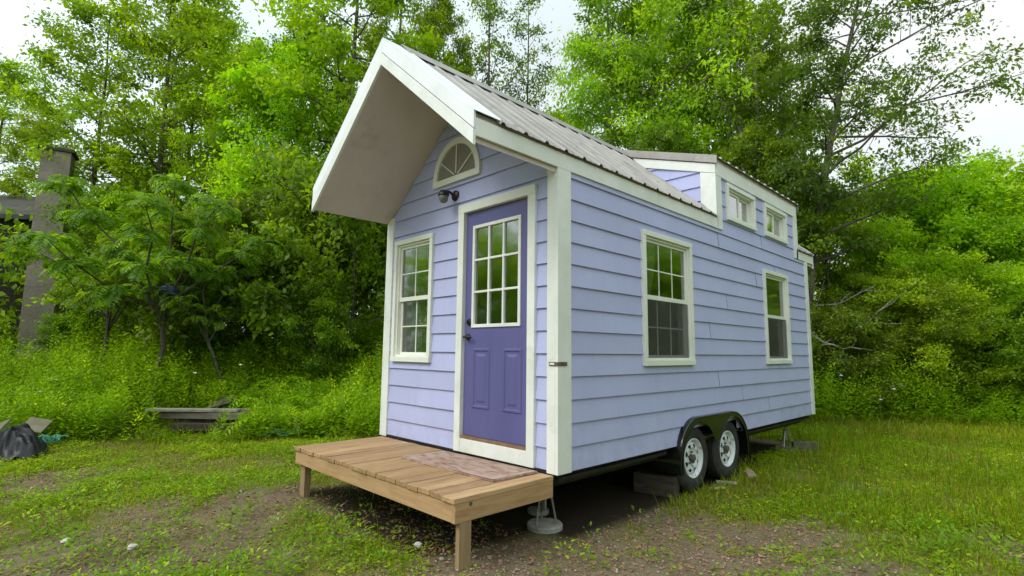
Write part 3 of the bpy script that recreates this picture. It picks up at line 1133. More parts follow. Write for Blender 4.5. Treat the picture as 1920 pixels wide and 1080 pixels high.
# two pressed panels
for (p0, p1) in ((-1.028, -0.788), (-0.622, -0.384)):
    mb = MB()
    a, b, c, d = p0, p1, 0.925, 1.472
    rings = [(0.0, 0.0005), (0.010, -0.010), (0.024, -0.010), (0.032, -0.001), (0.055, -0.001), (0.075, -0.009)]
    vs = []
    for (i_, o_) in rings:
        vs += [(a + i_, ys + o_, c + i_), (b - i_, ys + o_, c + i_), (b - i_, ys + o_, d - i_), (a + i_, ys + o_, d - i_)]
    fs = []
    for k in range(len(rings) - 1):
        for j in range(4):
            fs.append((k * 4 + j, k * 4 + (j + 1) % 4, (k + 1) * 4 + (j + 1) % 4, (k + 1) * 4 + j))
    k = len(rings) - 1
    fs.append((k * 4, k * 4 + 1, k * 4 + 2, k * 4 + 3))
    mb.add(vs, fs)
    mb.build("door_panel", "door", door)
mb = MB()
w_ = 0.030
mb.box((gx0, ys - 0.012, gz0), (gx0 + w_, ys + 0.03, gz1))
mb.box((gx1 - w_, ys - 0.012, gz0), (gx1, ys + 0.03, gz1))
mb.box((gx0 + w_, ys - 0.012, gz1 - w_), (gx1 - w_, ys + 0.03, gz1))
mb.box((gx0 + w_, ys - 0.012, gz0), (gx1 - w_, ys + 0.03, gz0 + w_))
for i in (1, 2):
    x = gx0 + w_ + (gx1 - gx0 - 2 * w_) * i / 3
    mb.box((x - 0.010, ys - 0.006, gz0 + w_), (x + 0.010, ys + 0.02, gz1 - w_))
    z = gz0 + w_ + (gz1 - gz0 - 2 * w_) * i / 3
    mb.box((gx0 + w_, ys - 0.0065, z - 0.010), (gx1 - w_, ys + 0.0205, z + 0.010))
mb.build("glazing_frame", "white", door, bevel=0.002)
mb = MB()
mb.add([(gx0 + 0.012, ys + 0.012, gz0 + 0.012), (gx1 - 0.012, ys + 0.012, gz0 + 0.012), (gx1 - 0.012, ys + 0.012, gz1 - 0.012), (gx0 + 0.012, ys + 0.012, gz1 - 0.012)], [(0, 1, 2, 3)])
mb.build("glass_pane", "doorglass", door)
mb = MB()
hx = -1.098
mb.lathe([(0.0, 0.0), (0.0, 0.032), (-0.010, 0.030), (-0.014, 0.014), (-0.042, 0.012), (-0.048, 0.0)], (hx, ys, 1.574), "y", 20)
mb.tube([(hx, ys - 0.042, 1.574), (hx - 0.012, ys - 0.048, 1.574), (hx + 0.02, ys - 0.050, 1.576), (hx + 0.075, ys - 0.048, 1.572), (hx + 0.095, ys - 0.044, 1.566)], [0.009, 0.011, 0.010, 0.009, 0.007], 10)
mb.build("door_handle", "black", door, smooth=True)
mb = MB()
mb.lathe([(0.0, 0.0), (0.0, 0.033), (-0.012, 0.031), (-0.020, 0.024), (-0.024, 0.0)], (-1.085, ys, 1.714), "y", 20)
mb.box((-1.089, ys - 0.034, 1.698), (-1.081, ys - 0.020, 1.730))
mb.build("deadbolt", "black", door)

# ------------------------------------------------------------------ porch lamp
lx, lz = -1.325, 2.985
mb = MB()
mb.lathe([(-0.015, 0.0), (-0.015, 0.055), (-0.030, 0.052), (-0.044, 0.030), (-0.048, 0.0)], (lx, 0, lz), "y", 24)
mb.tube([(lx, -0.045, lz), (lx, -0.085, lz + 0.018), (lx - 0.005, -0.125, lz + 0.022), (lx - 0.01, -0.150, lz + 0.008)], [0.016, 0.014, 0.014, 0.018], 10)
mb.lathe([(0.034, 0.0), (0.030, 0.036), (0.004, 0.052), (-0.018, 0.056), (-0.020, 0.0)], (lx - 0.010, -0.158, lz - 0.008), "z", 24)
lamp = mb.build("porch_lamp", "black", house, smooth=False)
mb = MB()
mb.lathe([(-0.020, 0.044), (-0.040, 0.047), (-0.062, 0.044), (-0.082, 0.032), (-0.093, 0.016), (-0.096, 0.0)], (lx - 0.010, -0.158, lz - 0.008), "z", 24)
mb.build("lamp_globe", "globe", lamp, smooth=True)

# ------------------------------------------------------------------ trailer running gear
mb = MB()
for x in (-0.22, -2.32):
    mb.box((x - 0.04, 0.05, 0.36), (x + 0.04, L - 0.05, 0.47))
    mb.box((x - 0.06, 0.05, 0.46), (x + 0.06, L - 0.05, 0.4695))
for y in (0.06, 0.9, 1.6, 3.6, 4.5, 5.3, L - 0.10):
    mb.box((-2.28, y, 0.37), (-0.26, y + 0.05, 0.466))
mb.box((-0.06, 0.05, 0.440), (-0.030, 1.70, 0.4695))
mb.box((-0.06, 3.52, 0.440), (-0.030, L - 0.03, 0.4695))
mb.box((-W + 0.06, 0.0, 0.455), (-0.06, 0.04, 0.498))
mb.build("chassis", "frame", house)

WY = (2.209, 3.042)
WR = 0.343


def fender(sx):
    """tandem fender: flat outer plate with two arches and a rolled top skin; sx=+1 right side"""
    xo = 0.075 if sx > 0 else -W - 0.075
    xi = -0.24 if sx > 0 else -W + 0.24
    R = 0.435
    path = [(WY[0] - R, 0.24)]
    for a in np.linspace(180, 90, 16):
        path.append((WY[0] + R * math.cos(math.radians(a)), 0.335 + R * math.sin(math.radians(a))))
    for a in np.linspace(90, 0, 16):
        path.append((WY[1] + R * math.cos(math.radians(a)), 0.335 + R * math.sin(math.radians(a))))
    path.append((WY[1] + R, 0.22))
    r = 0.385
    low = [(WY[0] - r, 0.24)]
    ymid = (WY[0] + WY[1]) / 2
    for a in np.linspace(180, 28, 18):
        low.append((WY[0] + r * math.cos(math.radians(a)), 0.335 + r * math.sin(math.radians(a))))
    low.append((ymid, 0.475))
    for a in np.linspace(152, 0, 18):
        low.append((WY[1] + r * math.cos(math.radians(a)), 0.335 + r * math.sin(math.radians(a))))
    low.append((WY[1] + r, 0.22))
    mb = MB()
    # outer plate as strips between matched parameters
    m_ = 60

    def resample(p):
        d = [0.0]
        for a, b in zip(p[:-1], p[1:]):
            d.append(d[-1] + math.hypot(b[0] - a[0], b[1] - a[1]))
        out = []
        for t in np.linspace(0, d[-1], m_ + 1):
            out.append((np.interp(t, d, [q[0] for q in p]), np.interp(t, d, [q[1] for q in p])))
        return out
    # match by halves so the strips stay tidy
    hp = len(path) // 2
    up = [resample(path[:hp] + [(ymid, path[hp][1])]), resample([(ymid, path[hp][1])] + path[hp:])]
    k = low.index((ymid, 0.475))
    lo = [resample(low[:k + 1]), resample(low[k:])]
    for U_, Lw in zip(up, lo):
        vs = [(xo, p[0], p[1]) for p in U_] + [(xo, p[0], p[1]) for p in Lw]
        n_ = len(U_)
        mb.add(vs, [(i, i + 1, n_ + i + 1, n_ + i) for i in range(n_ - 1)])
        # top skin going inwards and rolled lip
        vs = []
        for p in U_:
            vs += [(xo, p[0], p[1]), (xo - sx * 0.015, p[0], p[1] + 0.008), (xi, p[0], p[1] + 0.008)]
        mb.add(vs, [(i * 3 + j, (i + 1) * 3 + j, (i + 1) * 3 + j + 1, i * 3 + j + 1) for i in range(n_ - 1) for j in range(2)])
        mb.tube([(xo + sx * 0.002, p[0], p[1]) for p in Lw], 0.005, 5)
        mb.tube([(xo + sx * 0.002, p[0], p[1] + 0.001) for p in U_], 0.006, 5)
    return mb


fender(1).build("fender", "blackpaint", house, smooth=False)
fender(-1).build("fender", "blackpaint", house, smooth=False)
# inner wheel well, dark
for x in (-0.27, -W + 0.25):
    mb = MB()
    mb.box((x, 1.74, 0.46), (x + 0.02, 3.52, 0.80))
    mb.build("wheel_well", "black", house)
for y in WY:
    mb = MB()
    mb.tube([(-W + 0.12, y, WR), (-0.12, y, WR)], 0.035, 10)
    mb.build("axle", "frame", house)
for x in (-0.30, -2.24):
    for y in WY:
        mb = MB()
        for k in range(3):
            mb.box((x - 0.03, y - 0.36 + 0.06 * k, WR + 0.035 + 0.009 * (2 - k)), (x + 0.03, y + 0.36 - 0.06 * k, WR + 0.0438 + 0.009 * (2 - k)))
        mb.build("leaf_spring", "frame", house)


def make_wheel(y, sx):
    xw = 0.010 if sx > 0 else -W - 0.010
    w = empty("wheel", (xw - CX, y - 3.1, WR), house)
    o = (xw, y, WR)
    mb = MB()
    wd = 0.205
    prof = [(-wd + 0.02, 0.200), (-wd + 0.004, 0.235), (-wd, 0.280), (-wd + 0.012, 0.318), (-wd + 0.034, 0.336), (-wd + 0.060, 0.342)]
    for k in range(4):                                     # tread grooves
        a = -wd + 0.066 + k * 0.026
        prof += [(a, 0.3425), (a + 0.002, 0.334), (a + 0.007, 0.334), (a + 0.009, 0.3425)]
    prof += [(-0.036, 0.338), (-0.014, 0.322), (-0.002, 0.296), (0.001, 0.278), (-0.001, 0.262), (0.001, 0.245), (-0.006, 0.222), (-0.020, 0.203), (-0.026, 0.198)]
    mb.lathe([(sx * a, r) for a, r in prof], o, "x", 64)
    mb.build("tyre", "rubber", w, smooth=True)
    # rim: lip, barrel and a dished face with windows cut in it
    mb = MB()
    mb.lathe([(sx * a, r) for a, r in [(-0.026, 0.203), (-0.010, 0.205), (-0.006, 0.199), (-0.012, 0.190), (-0.030, 0.184), (-0.048, 0.176), (-0.070, 0.172)]], o, "x", 64)
    nseg = 64
    bands = [(-0.060, 0.174), (-0.040, 0.160), (-0.034, 0.146), (-0.028, 0.122), (-0.026, 0.108), (-0.040, 0.092), (-0.050, 0.075), (-0.046, 0.042)]
    vs, fs = [], []
    for a, r in bands:
        for j in range(nseg):
            t = 2 * PI * j / nseg
            vs.append((o[0] + sx * a, o[1] + r * math.cos(t), o[2] + r * math.sin(t)))
    for i in range(len(bands) - 1):
        for j in range(nseg):
            if i in (2, 3) and j % 8 in ((2, 3, 4, 5) if i == 2 else (3, 4)):
                continue
            fs.append((i * nseg + j, i * nseg + (j + 1) % nseg, (i + 1) * nseg + (j + 1) % nseg, (i + 1) * nseg + j))
    mb.add(vs, fs)
    mb.build("rim", "rim", w, smooth=True)
    mb = MB()
    mb.lathe([(sx * a, r) for a, r in [(-0.095, 0.165), (-0.095, 0.0)]], o, "x", 32)
    mb.build("brake_drum", "black", w)
    mb = MB()
    mb.lathe([(sx * a, r) for a, r in [(-0.050, 0.034), (-0.006, 0.031), (0.002, 0.024), (0.004, 0.0)]], o, "x", 24)
    for k in range(5):
        t = 2 * PI * k / 5 + 0.3
        mb.lathe([(sx * a, r) for a, r in [(-0.052, 0.011), (-0.028, 0.011), (-0.024, 0.007), (-0.024, 0.0)]], (o[0], o[1] + 0.059 * math.cos(t), o[2] + 0.059 * math.sin(t)), "x", 6)
    mb.build("hub", "hub", w)
    return w


for y in WY:
    make_wheel(y, 1)
    make_wheel(y, -1)

# ================================================================== DECK
DZ = 0.506
deck = empty("entry_deck", (-1.25, -0.5, 0))
tag(deck, "low wooden entry platform of bare lumber in front of the violet door", "deck")
mb = MB()
nb = 18
rnd = random.Random(4)
x0, x1 = -2.495, 0.004
bw = (x1 - x0) / nb
for k in range(nb):
    s = rnd.uniform(0.78, 1.12)
    mb.tone = (s, s * rnd.uniform(0.97, 1.01), s * rnd.uniform(0.94, 1.02))
    a = x0 + k * bw
    y_ = -1.004 + rnd.uniform(-0.006, 0.006)
    dz = rnd.uniform(-0.002, 0.002)
    mb.box((a + 0.0028, y_, DZ - 0.034 + dz), (a + bw - 0.0028, -0.047, DZ + dz))
mb.build("deck_boards", "deck", deck, bevel=0.003)
mb = MB()
mb.tone = (0.98, 0.98, 0.98)
mb.box((-2.485, -0.992, 0.350), (-0.041, -0.954, DZ - 0.0365))
mb.build("rim_joist", "rim_joist", deck, bevel=0.002)
mb = MB()
mb.tone = (0.93, 0.92, 0.90)
mb.box((-0.0405, -0.994, 0.348), (-0.001, -0.049, DZ - 0.0365))
mb.build("rim_joist", "rim_side", deck, bevel=0.002)
mb = MB()
mb.box((-2.487, -0.953, 0.350), (-2.449, -0.049, DZ - 0.0365))
mb.build("rim_joist", "rim_side", deck, bevel=0.002)
mb = MB()
mb.box((-2.448, -0.085, 0.350), (-0.0415, -0.047, DZ - 0.0365))
for x in (-2.0, -1.55, -1.1, -0.65):
    mb.box((x, -0.953, 0.350), (x + 0.038, -0.086, DZ - 0.0365))
mb.build("joist", "rim_side", deck)
for (a, b) in (((-0.083, -0.945), (-0.042, -0.850)), ((-2.448, -0.952), (-2.350, -0.890)), ((-0.083, -0.20), (-0.042, -0.10)), ((-2.448, -0.20), (-2.36, -0.10))):
    if a[1] < -0.5:
        mb = MB()
        mb.tone = (0.9, 0.9, 0.9)
        a2, b2 = a, b
        if a[0] > -1:
            a2, b2 = (-0.052, -0.948), (-0.0415, -0.80)
            a2, b2 = (-0.0400, -0.955), (-0.0015, -0.855)
            mb.box((a2[0], a2[1], gz(-0.05, -0.9) - 0.05), (b2[0], b2[1], 0.347))
        else:
            mb.box((a[0], a[1], gz(a[0], a[1]) - 0.05), (b[0], b[1], 0.349))
            mb.box((a[0], a[1], 0.349), (b[0], b[1], 0.46))
        mb.build("leg", "post", deck, bevel=0.002)
# knot and dark stain on the side board
mb = MB()
mb.lathe([(0.0, 0.0), (0.0008, 0.012), (0.0, 0.015)], (-0.0008, -0.865, 0.452), "x", 18)
mb.build("knot", "hub", deck)

# doormat
dm = MB()
cor = [(-1.335, -0.555), (-1.225, -0.14), (-0.13, -0.075), (-0.14, -0.54)]
cor = [(-1.320, -0.560), (-1.270, -0.115), (-0.130, -0.085), (-0.150, -0.530)]
nx, ny = 30, 10
vs = []
zc = DZ + 0.010
for j in range(ny + 1):
    for i in range(nx + 1):
        s, t = i / nx, j / ny
        p = np.array(cor[0]) * (1 - s) * (1 - t) + np.array(cor[3]) * s * (1 - t) + np.array(cor[1]) * (1 - s) * t + np.array(cor[2]) * s * t
        vs.append((p[0], p[1], zc + 0.006 + 0.0025 * math.sin(6 * s + 2 * t)))
k = len(vs)
vs2 = [(x, y, DZ + 0.003) for x, y, z in vs]
idx = lambda i, j: j * (nx + 1) + i
fs = [(idx(i, j), idx(i + 1, j), idx(i + 1, j + 1), idx(i, j + 1)) for j in range(ny) for i in range(nx)]
border = [idx(i, 0) for i in range(nx + 1)] + [idx(nx, j) for j in range(1, ny + 1)] + [idx(i, ny) for i in range(nx - 1, -1, -1)] + [idx(0, j) for j in range(ny - 1, 0, -1)]
fs2 = [(border[q], border[q] + k, border[(q + 1) % len(border)] + k, border[(q + 1) % len(border)]) for q in range(len(border))]
dm.add(vs + vs2, fs + fs2)
o = dm.build("doormat", "mat", rel=(-0.72, -0.32, DZ))
mb = MB()
q = [np.array(cor[k]) for k in (0, 3, 2, 1)]
ctr = sum(q) / 4
inn = [p + (ctr - p) / np.linalg.norm(ctr - p) * 0.045 for p in q]
ou = [p + (ctr - p) / np.linalg.norm(ctr - p) * 0.012 for p in q]
for k in range(4):
    a_, b_ = k, (k + 1) % 4
    n_ = 14
    vs = []
    for t in np.linspace(0, 1, n_ + 1):
        for e in (ou, inn):
            p = e[a_] * (1 - t) + e[b_] * t
            vs.append((p[0], p[1], zc + 0.0098))
    mb.add(vs, [(2 * g, 2 * g + 2, 2 * g + 3, 2 * g + 1) for g in range(n_)])
mb.build("border", "matborder", o)
tag(o, "worn reddish doormat with faded whitish patches lying on the deck by the door", "doormat")


# ================================================================== SMALL THINGS AROUND THE HOUSE
def paver_disc(x, y, r, h, seed):
    mb = MB()
    rr = random.Random(seed)
    z = gz(x, y)
    mb.lathe([(z - 0.04, r * 0.98), (z + h * 0.8, r), (z + h, r * 0.95), (z + h + 0.002, r * 0.5), (z + h + 0.003, 0.0)], (x, y, 0), "z", 26)
    mb.v = [(p[0] + rr.uniform(-.003, .003), p[1] + rr.uniform(-.003, .003), p[2] + rr.uniform(-.002, .002)) for p in mb.v]
    return mb, z


mb, z = paver_disc(-0.34, 0.235, 0.150, 0.045, 1)
tag(mb.build("round_paver", "concrete", rel=(-0.34, 0.235, z)), "round concrete paver under the wire legs of the front jack stand", "paver")
mb2, z2 = paver_disc(-0.66, 0.50, 0.10, 0.035, 2)
tag(mb2.build("round_paver", "concrete", rel=(-0.66, 0.50, z2)), "smaller round paver in the dark further under the house", "paver")


def jack(x, y, zb, zt, spread, label, base_plate=False):
    o = empty("jack_stand", (x, y, zb))
    tag(o, label, "jack stand")
    for k in range(3):
        a = 2 * PI * k / 3 + 0.5
        mb = MB()
        mb.tube([(x + spread * math.cos(a), y + spread * math.sin(a), zb), (x + 0.025 * math.cos(a), y + 0.025 * math.sin(a), zt - 0.06)], 0.009, 6)
        mb.build("leg", "galv", o)
    mb = MB()
    mb.tube([(x, y, zb + 0.10), (x, y, zt)], 0.016, 8)
    mb.box((x - 0.045, y - 0.045, zt - 0.012), (x + 0.045, y + 0.045, zt))
    mb.box((x - 0.035, y - 0.035, zt - 0.075), (x + 0.035, y + 0.035, zt - 0.055))
    mb.build("screw_post", "galv", o)
    if base_plate:
        mb = MB()
        mb.box((x - 0.13, y - 0.10, zb - 0.05), (x + 0.13, y + 0.10, zb - 0.0005))
        mb.build("base_board", "greywood", o)
    return o


jack(-0.34, 0.235, gz(-0.34, 0.235) + 0.047, 0.458, 0.10, "thin legged steel jack stand on a round paver beside the deck")
jack(-0.22, 5.62, gz(-0.22, 5.62) + 0.055, 0.360, 0.11, "small jack stand on a board under the rear corner of the house", True)


def timber(name, c, size, rz, rx=0.0, ry=0.0, mat="darkwood", label="", cat="timber", group=None, tone=1.0, bevel=0.006, jitter=0.0):
    mb = MB()
    mb.tone = (tone, tone, tone)
    rot = Matrix.Rotation(rz, 3, "Z") @ Matrix.Rotation(ry, 3, "Y") @ Matrix.Rotation(rx, 3, "X")
    mb.obox((0, 0, 0), size, Matrix.Identity(3))
    me_o = mb.build(name, mat, rel=(0, 0, 0), bevel=bevel)
    me_o.location = c
    me_o.rotation_euler = rot.to_euler()
    if label:
        tag(me_o, label, cat, group)
    return me_o


timber("timber_block", (-0.25, 1.86, 0.095), (0.44, 0.15, 0.20), 0.14, label="short dark squared timber block lying in front of the front tyre", cat="timber block")
timber("timber_block", (0.02, 5.72, gz(0.02, 5.72) + 0.07), (0.36, 0.13, 0.15), 0.55, mat="greywood", label="short weathered timber block by the rear jack stand", cat="timber block", tone=0.5)
timber("plank_scrap", (0.05, 2.86, gz(0.05, 2.86) + 0.014), (0.22, 0.10, 0.02), 0.5, mat="greywood", label="pale plank scrap at the foot of the rear tyre", cat="plank", tone=1.6)
timber("plank_scrap", (0.10, 2.52, gz(0.1, 2.52) + 0.014), (0.16, 0.07, 0.018), 1.1, mat="greywood", label="tiny pale wood chip in grass between the two tyres", cat="wood scrap", tone=1.7)


def stone(x, y, r, mat, label, seed, flat=0.55):
    rr = random.Random(seed)
    mb = MB()
    import bmesh
    bm = bmesh.new()
    bmesh.ops.create_icosphere(bm, subdivisions=2, radius=1.0)
    z = gz(x, y)
    ax, ay = rr.uniform(0.8, 1.3), rr.uniform(0.7, 1.1)
    ph = [rr.uniform(0, 6) for _ in range(6)]
    vs = []
    for v in bm.verts:
        c = v.co
        d = 1 + 0.16 * math.sin(3 * c.x + ph[0]) + 0.13 * math.sin(4 * c.y + ph[1]) + 0.10 * math.sin(5 * c.z + ph[2] + 2 * c.x)
        vs.append((x + c.x * r * d * ax, y + c.y * r * d * ay, z + r * flat * 0.55 + c.z * r * d * flat))
    bm.verts.ensure_lookup_table()
    fs = [tuple(v.index for v in f.verts) for f in bm.faces]
    bm.free()
    mb.add(vs, fs)
    return tag(mb.build("stone", mat, rel=(x, y, z)), label, "stone")


stone(-0.667, -0.80, 0.036, "stone", "flat pale stone on the bare soil left of the front deck leg", 1)
stone(-2.627, -2.656, 0.034, "stone", "white stone in the lower left grass, the further left of two", 2)
stone(-2.13, -2.315, 0.036, "stone", "white stone in the lower left grass, the further right of two", 3)
stone(0.16, 3.27, 0.085, "brownstone", "brown stone wedged beside the rear tyre", 4, 0.8)
stone(1.25, 2.55, 0.03, "stone", "pale stone in the grass to the right of the wheels", 5)

# ------------------------------------------------------------------ scrap heap at the left
lx, ly = at(388, 9.3)
lz = gz(lx, ly)
ang = math.atan2(RGT[1], RGT[0])
heap = [
    (0.22, 0.10, 0.13, 1.25, 0.18, 0.20, 0.07, "darkwood", "lowest thick dark beam of the scrap lumber pile", 0.9),
    (0.35, -0.10, 0.10, 1.40, 0.16, 0.12, 0.06, "darkwood", "half buried dark beam sticking out right of the lumber pile", 0.8),
    (0.10, 0.02, 0.285, 1.45, 0.24, 0.11, -0.05, "greywood", "broad greyish purple board in the middle of the lumber pile", 0.62),
    (-0.07, -0.04, 0.372, 1.55, 0.17, 0.045, 0.03, "greywood", "long pale grey board lying on top of the lumber pile", 1.15),
    (0.48, 0.14, 0.365, 0.72, 0.10, 0.035, 0.10, "rim_joist", "short tan board end on the right of the lumber pile", 0.75),
]
for (dx, dy, dz, ln, wd, th, rz, mt, lb, tn) in heap:
    c = (lx + RGT[0] * dx + FWD[0] * dy, ly + RGT[1] * dx + FWD[1] * dy, lz + dz)
    timber("scrap_board", c, (ln, wd, th), ang + rz, rx=0.02, mat=mt, label=lb, cat="board", group="scrap lumber pile", tone=tn)
cx_, cy_ = lx + FWD[0] * 0.5 + RGT[0] * 0.10, ly + FWD[1] * 0.5 + RGT[1] * 0.10
timber("scrap_board", (cx_, cy_, lz + 0.46), (0.42, 0.34, 0.03), ang + 0.2, ry=-0.30, rx=0.35, mat="darkwood", label="brown board tilted up behind the lumber pile", cat="board", group="scrap lumber pile", tone=1.6)

# black tarpaulin heap
tx, ty = at(64, 7.35)
tz = gz(tx, ty)
nth, nr = 72, 26
vs, fs = [], []
rr = random.Random(5)
ph = [rr.uniform(0, 6.28) for _ in range(8)]
for i in range(nr + 1):
    t = i / nr
    for j in range(nth):
        a = 2 * PI * j / nth
        rad = 0.33 * t * (1 + 0.14 * math.sin(3 * a + ph[0]) + 0.08 * math.sin(7 * a + ph[1]))
        hgt = 0.36 * (1 - t ** 2.4) * (1 + 0.12 * math.sin(2 * a + ph[2]))
        fold = t * (0.05 * math.sin(3 * a + 7 * t + ph[7]) + 0.03 * math.sin(8 * a - 9 * t) + 0.016 * math.sin(17 * a + 11 * t)) + 0.035 * math.sin(9 * a + 4 * t + ph[3]) * t + 0.028 * math.sin(5 * a - 9 * t + ph[4]) * t + 0.018 * math.sin(14 * a + 7 * t + ph[5]) * t
        q = RGT * (rad * math.cos(a) * 1.05 - 0.10 * (1 - t)) + FWD * (rad * math.sin(a) * 0.9)
        vs.append((tx + q[0], ty + q[1], tz + max(hgt + fold * (1.4 - t) * 1.6, 0.006 + 0.015 * abs(math.sin(5 * a + ph[6])))))
fs = [(i * nth + j, i * nth + (j + 1) % nth, (i + 1) * nth + (j + 1) % nth, (i + 1) * nth + j) for i in range(nr) for j in range(nth)]
mb = MB()
mb.add(vs, fs)
o = mb.build("tarpaulin", "tarp", rel=(tx, ty, tz), smooth=True)
tag(o, "crumpled black tarpaulin heap in the grass at the left edge", "tarpaulin")
px_, py_ = at(92, 7.75)
timber("fibre_panel", (px_, py_, gz(px_, py_) + 0.34), (0.27, 0.30, 0.025), ang + 0.35, rx=0.50, ry=0.22, mat="panel", label="olive grey panel leaning behind the black tarpaulin", cat="panel")
px_, py_ = at(8, 7.75)
timber("fibre_panel", (px_, py_, gz(px_, py_) + 0.20), (0.42, 0.40, 0.03), ang + 0.1, rx=0.5, ry=-0.45, mat="panel", label="mossy sloping sheet left of the black tarpaulin", cat="panel", tone=0.8)


def netting(px, d, ln, wd, seed, label, hz=0.06):
    x, y = at(px, d)
    z = gz(x, y)
    rr = random.Random(seed)
    mb = MB()
    for k in range(9):
        pts = []
        o_ = rr.uniform(-wd, wd)
        x0 = rr.uniform(-ln / 2, 0)
        for i in range(9):
            q = RGT * (x0 + ln * 0.7 * i / 8) + FWD * (o_ + 0.05 * math.sin(i * 1.3 + k))
            pts.append((x + q[0], y + q[1], z + hz + 0.04 * math.sin(i * 0.9 + k * 2) + rr.uniform(0, 0.02)))
        mb.tube(pts, rr.uniform(0.008, 0.013), 5)
    return tag(mb.build("plastic_netting", "net", rel=(x, y, z)), label, "netting")


netting(525, 8.7, 0.65, 0.12, 1, "tangle of green plastic netting in the weeds left of the deck", 0.10)
netting(600, 8.9, 0.30, 0.07, 2, "small scrap of green netting nearest the house corner", 0.12)
netting(115, 7.9, 0.40, 0.10, 3, "teal netting lying right of the black tarpaulin", 0.12)
rx_, ry_ = at(228, 9.2)
mb = MB()
rr = random.Random(3)
for k in range(7):
    q = RGT * rr.uniform(-0.16, 0.16) + FWD * rr.uniform(-0.08, 0.08)
    rot = Matrix.Rotation(rr.uniform(0, 3), 3, "Z") @ Matrix.Rotation(rr.uniform(-.4, .4), 3, "X")
    mb.obox((rx_ + q[0], ry_ + q[1], gz(rx_, ry_) + 0.21 + 0.012 * k), (0.17, 0.10, 0.03), rot)
tag(mb.build("bark_scraps", "rag", rel=(rx_, ry_, gz(rx_, ry_))), "tan heap of bark scraps in the weeds between tarpaulin and lumber", "debris")
px_, py_ = at(1640, 12.6)
timber("plank", (px_, py_, gz(px_, py_) + 0.16), (0.9, 0.12, 0.04), ang, mat="greywood", label="pale plank lying in the far grass right of the house", cat="plank", tone=1.5)

# ------------------------------------------------------------------ old building and chimney at the left
bx_, by_ = at(-50, 16.8)
bz = gz(bx_, by_)
rotb = ang + 0.15
old = empty("old_house", (bx_, by_, bz))
old.rotation_euler = (0, 0, rotb)
tag(old, "dark derelict wooden house half hidden by leaves at the left edge", "house")


def lbuild(mb, name, mat, parent):
    return mb.build(name, mat, parent, rel=(0, 0, 0))


mb = MB()
mb.prism([(-4, 0, 0), (4, 0, 0), (4, 0, 4.7), (-4, 0, 4.7)], (0, 0.15, 0))
mb.prism([(4, 0.15, 0), (4, 7, 0), (4, 7, 4.7), (4, 3.5, 6.1), (4, 0.15, 4.7)], (-0.15, 0, 0))
mb.prism([(-4, 0.15, 0), (-4, 7, 0), (-4, 7, 4.7), (-4, 3.5, 6.1), (-4, 0.15, 4.7)], (0.15, 0, 0))
mb.prism([(-3.85, 6.85, 0), (3.85, 6.85, 0), (3.85, 6.85, 4.7), (-3.85, 6.85, 4.7)], (0, 0.15, 0))
lbuild(mb, "wall", "oldwall", old)
mb = MB()
mb.prism([(-4.3, -0.4, 4.55), (-4.3, 3.5, 6.15), (-4.3, 3.5, 6.30), (-4.3, -0.4, 4.70)], (8.6, 0, 0))
mb.prism([(-4.3, 7.4, 4.55), (-4.3, 3.5, 6.15), (-4.3, 3.5, 6.30), (-4.3, 7.4, 4.70)], (8.6, 0, 0))
lbuild(mb, "roof", "oldroof", old)

hx_, hy_ = at(76, 15.5)
hz = gz(hx_, hy_)
chim = empty("chimney", (hx_, hy_, hz))
chim.rotation_euler = (0, 0, ang + 0.55)
tag(chim, "tall square masonry chimney standing among the trees at the left edge", "chimney")
mb = MB()
secs = [(0, 0.36), (2.2, 0.355), (4.5, 0.35), (6.25, 0.345)]
vs, fs = [], []
for z, r in secs:
    vs += [(-r, -r, z), (r, -r, z), (r, r, z), (-r, r, z)]
for i in range(3):
    for j in range(4):
        fs.append((i * 4 + j, i * 4 + (j + 1) % 4, (i + 1) * 4 + (j + 1) % 4, (i + 1) * 4 + j))
mb.add(vs, fs)
lbuild(mb, "stack", "chimney", chim)
mb = MB()
mb.prism([(-0.42, -0.42, 6.25), (0.42, -0.42, 6.25), (0.42, 0.42, 6.25), (-0.42, 0.42, 6.25)], (0, 0, 0.09))
lbuild(mb, "cap", "oldroof", chim)


# ================================================================== GROUND
def axis_pts(lo, hi, c, fine, n):
    t = np.linspace(-1, 1, n)
    s = np.sign(t) * (0.18 * np.abs(t) + 0.82 * np.abs(t) ** 3.2)
    return np.where(s < 0, c + s * (c - lo), c + s * (hi - c))


gx = axis_pts(-140, 140, -0.5, 0.1, 300)
gy = axis_pts(-140, 140, 1.0, 0.1, 300)
GX, GY = np.meshgrid(gx, gy)
GZ = ground_h(GX, GY)
inside = house_dist(GX, GY) < 1e-6
gcol = green(GX, GY)
nv = len(gx)
I, J = np.meshgrid(np.arange(nv - 1), np.arange(nv - 1))
I, J = I.ravel(), J.ravel()
F = np.stack([J * nv + I, J * nv + I + 1, (J + 1) * nv + I + 1, (J + 1) * nv + I], 1)
V = np.stack([GX.ravel(), GY.ravel(), GZ.ravel()], 1)
damp = np.where((GX > -W) & (GX < -0.05) & (GY > -0.9) & (GY < L - 0.1) & ((GY > 0.1) | (GX < -0.25)), 1.0, 0.0)  # mask for the shade painted on the ground under house and deck
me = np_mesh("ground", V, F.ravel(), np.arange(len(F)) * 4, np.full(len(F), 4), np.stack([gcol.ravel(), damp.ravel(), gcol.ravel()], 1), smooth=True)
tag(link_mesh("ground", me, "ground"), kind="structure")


# ================================================================== LOW GROWTH
def unit(v):
    return v / (np.linalg.norm(v, axis=-1, keepdims=True) + 1e-9)


def mixcol(a, b, t):
    return np.array(a)[None] * (1 - t[:, None]) + np.array(b)[None] * t[:, None]


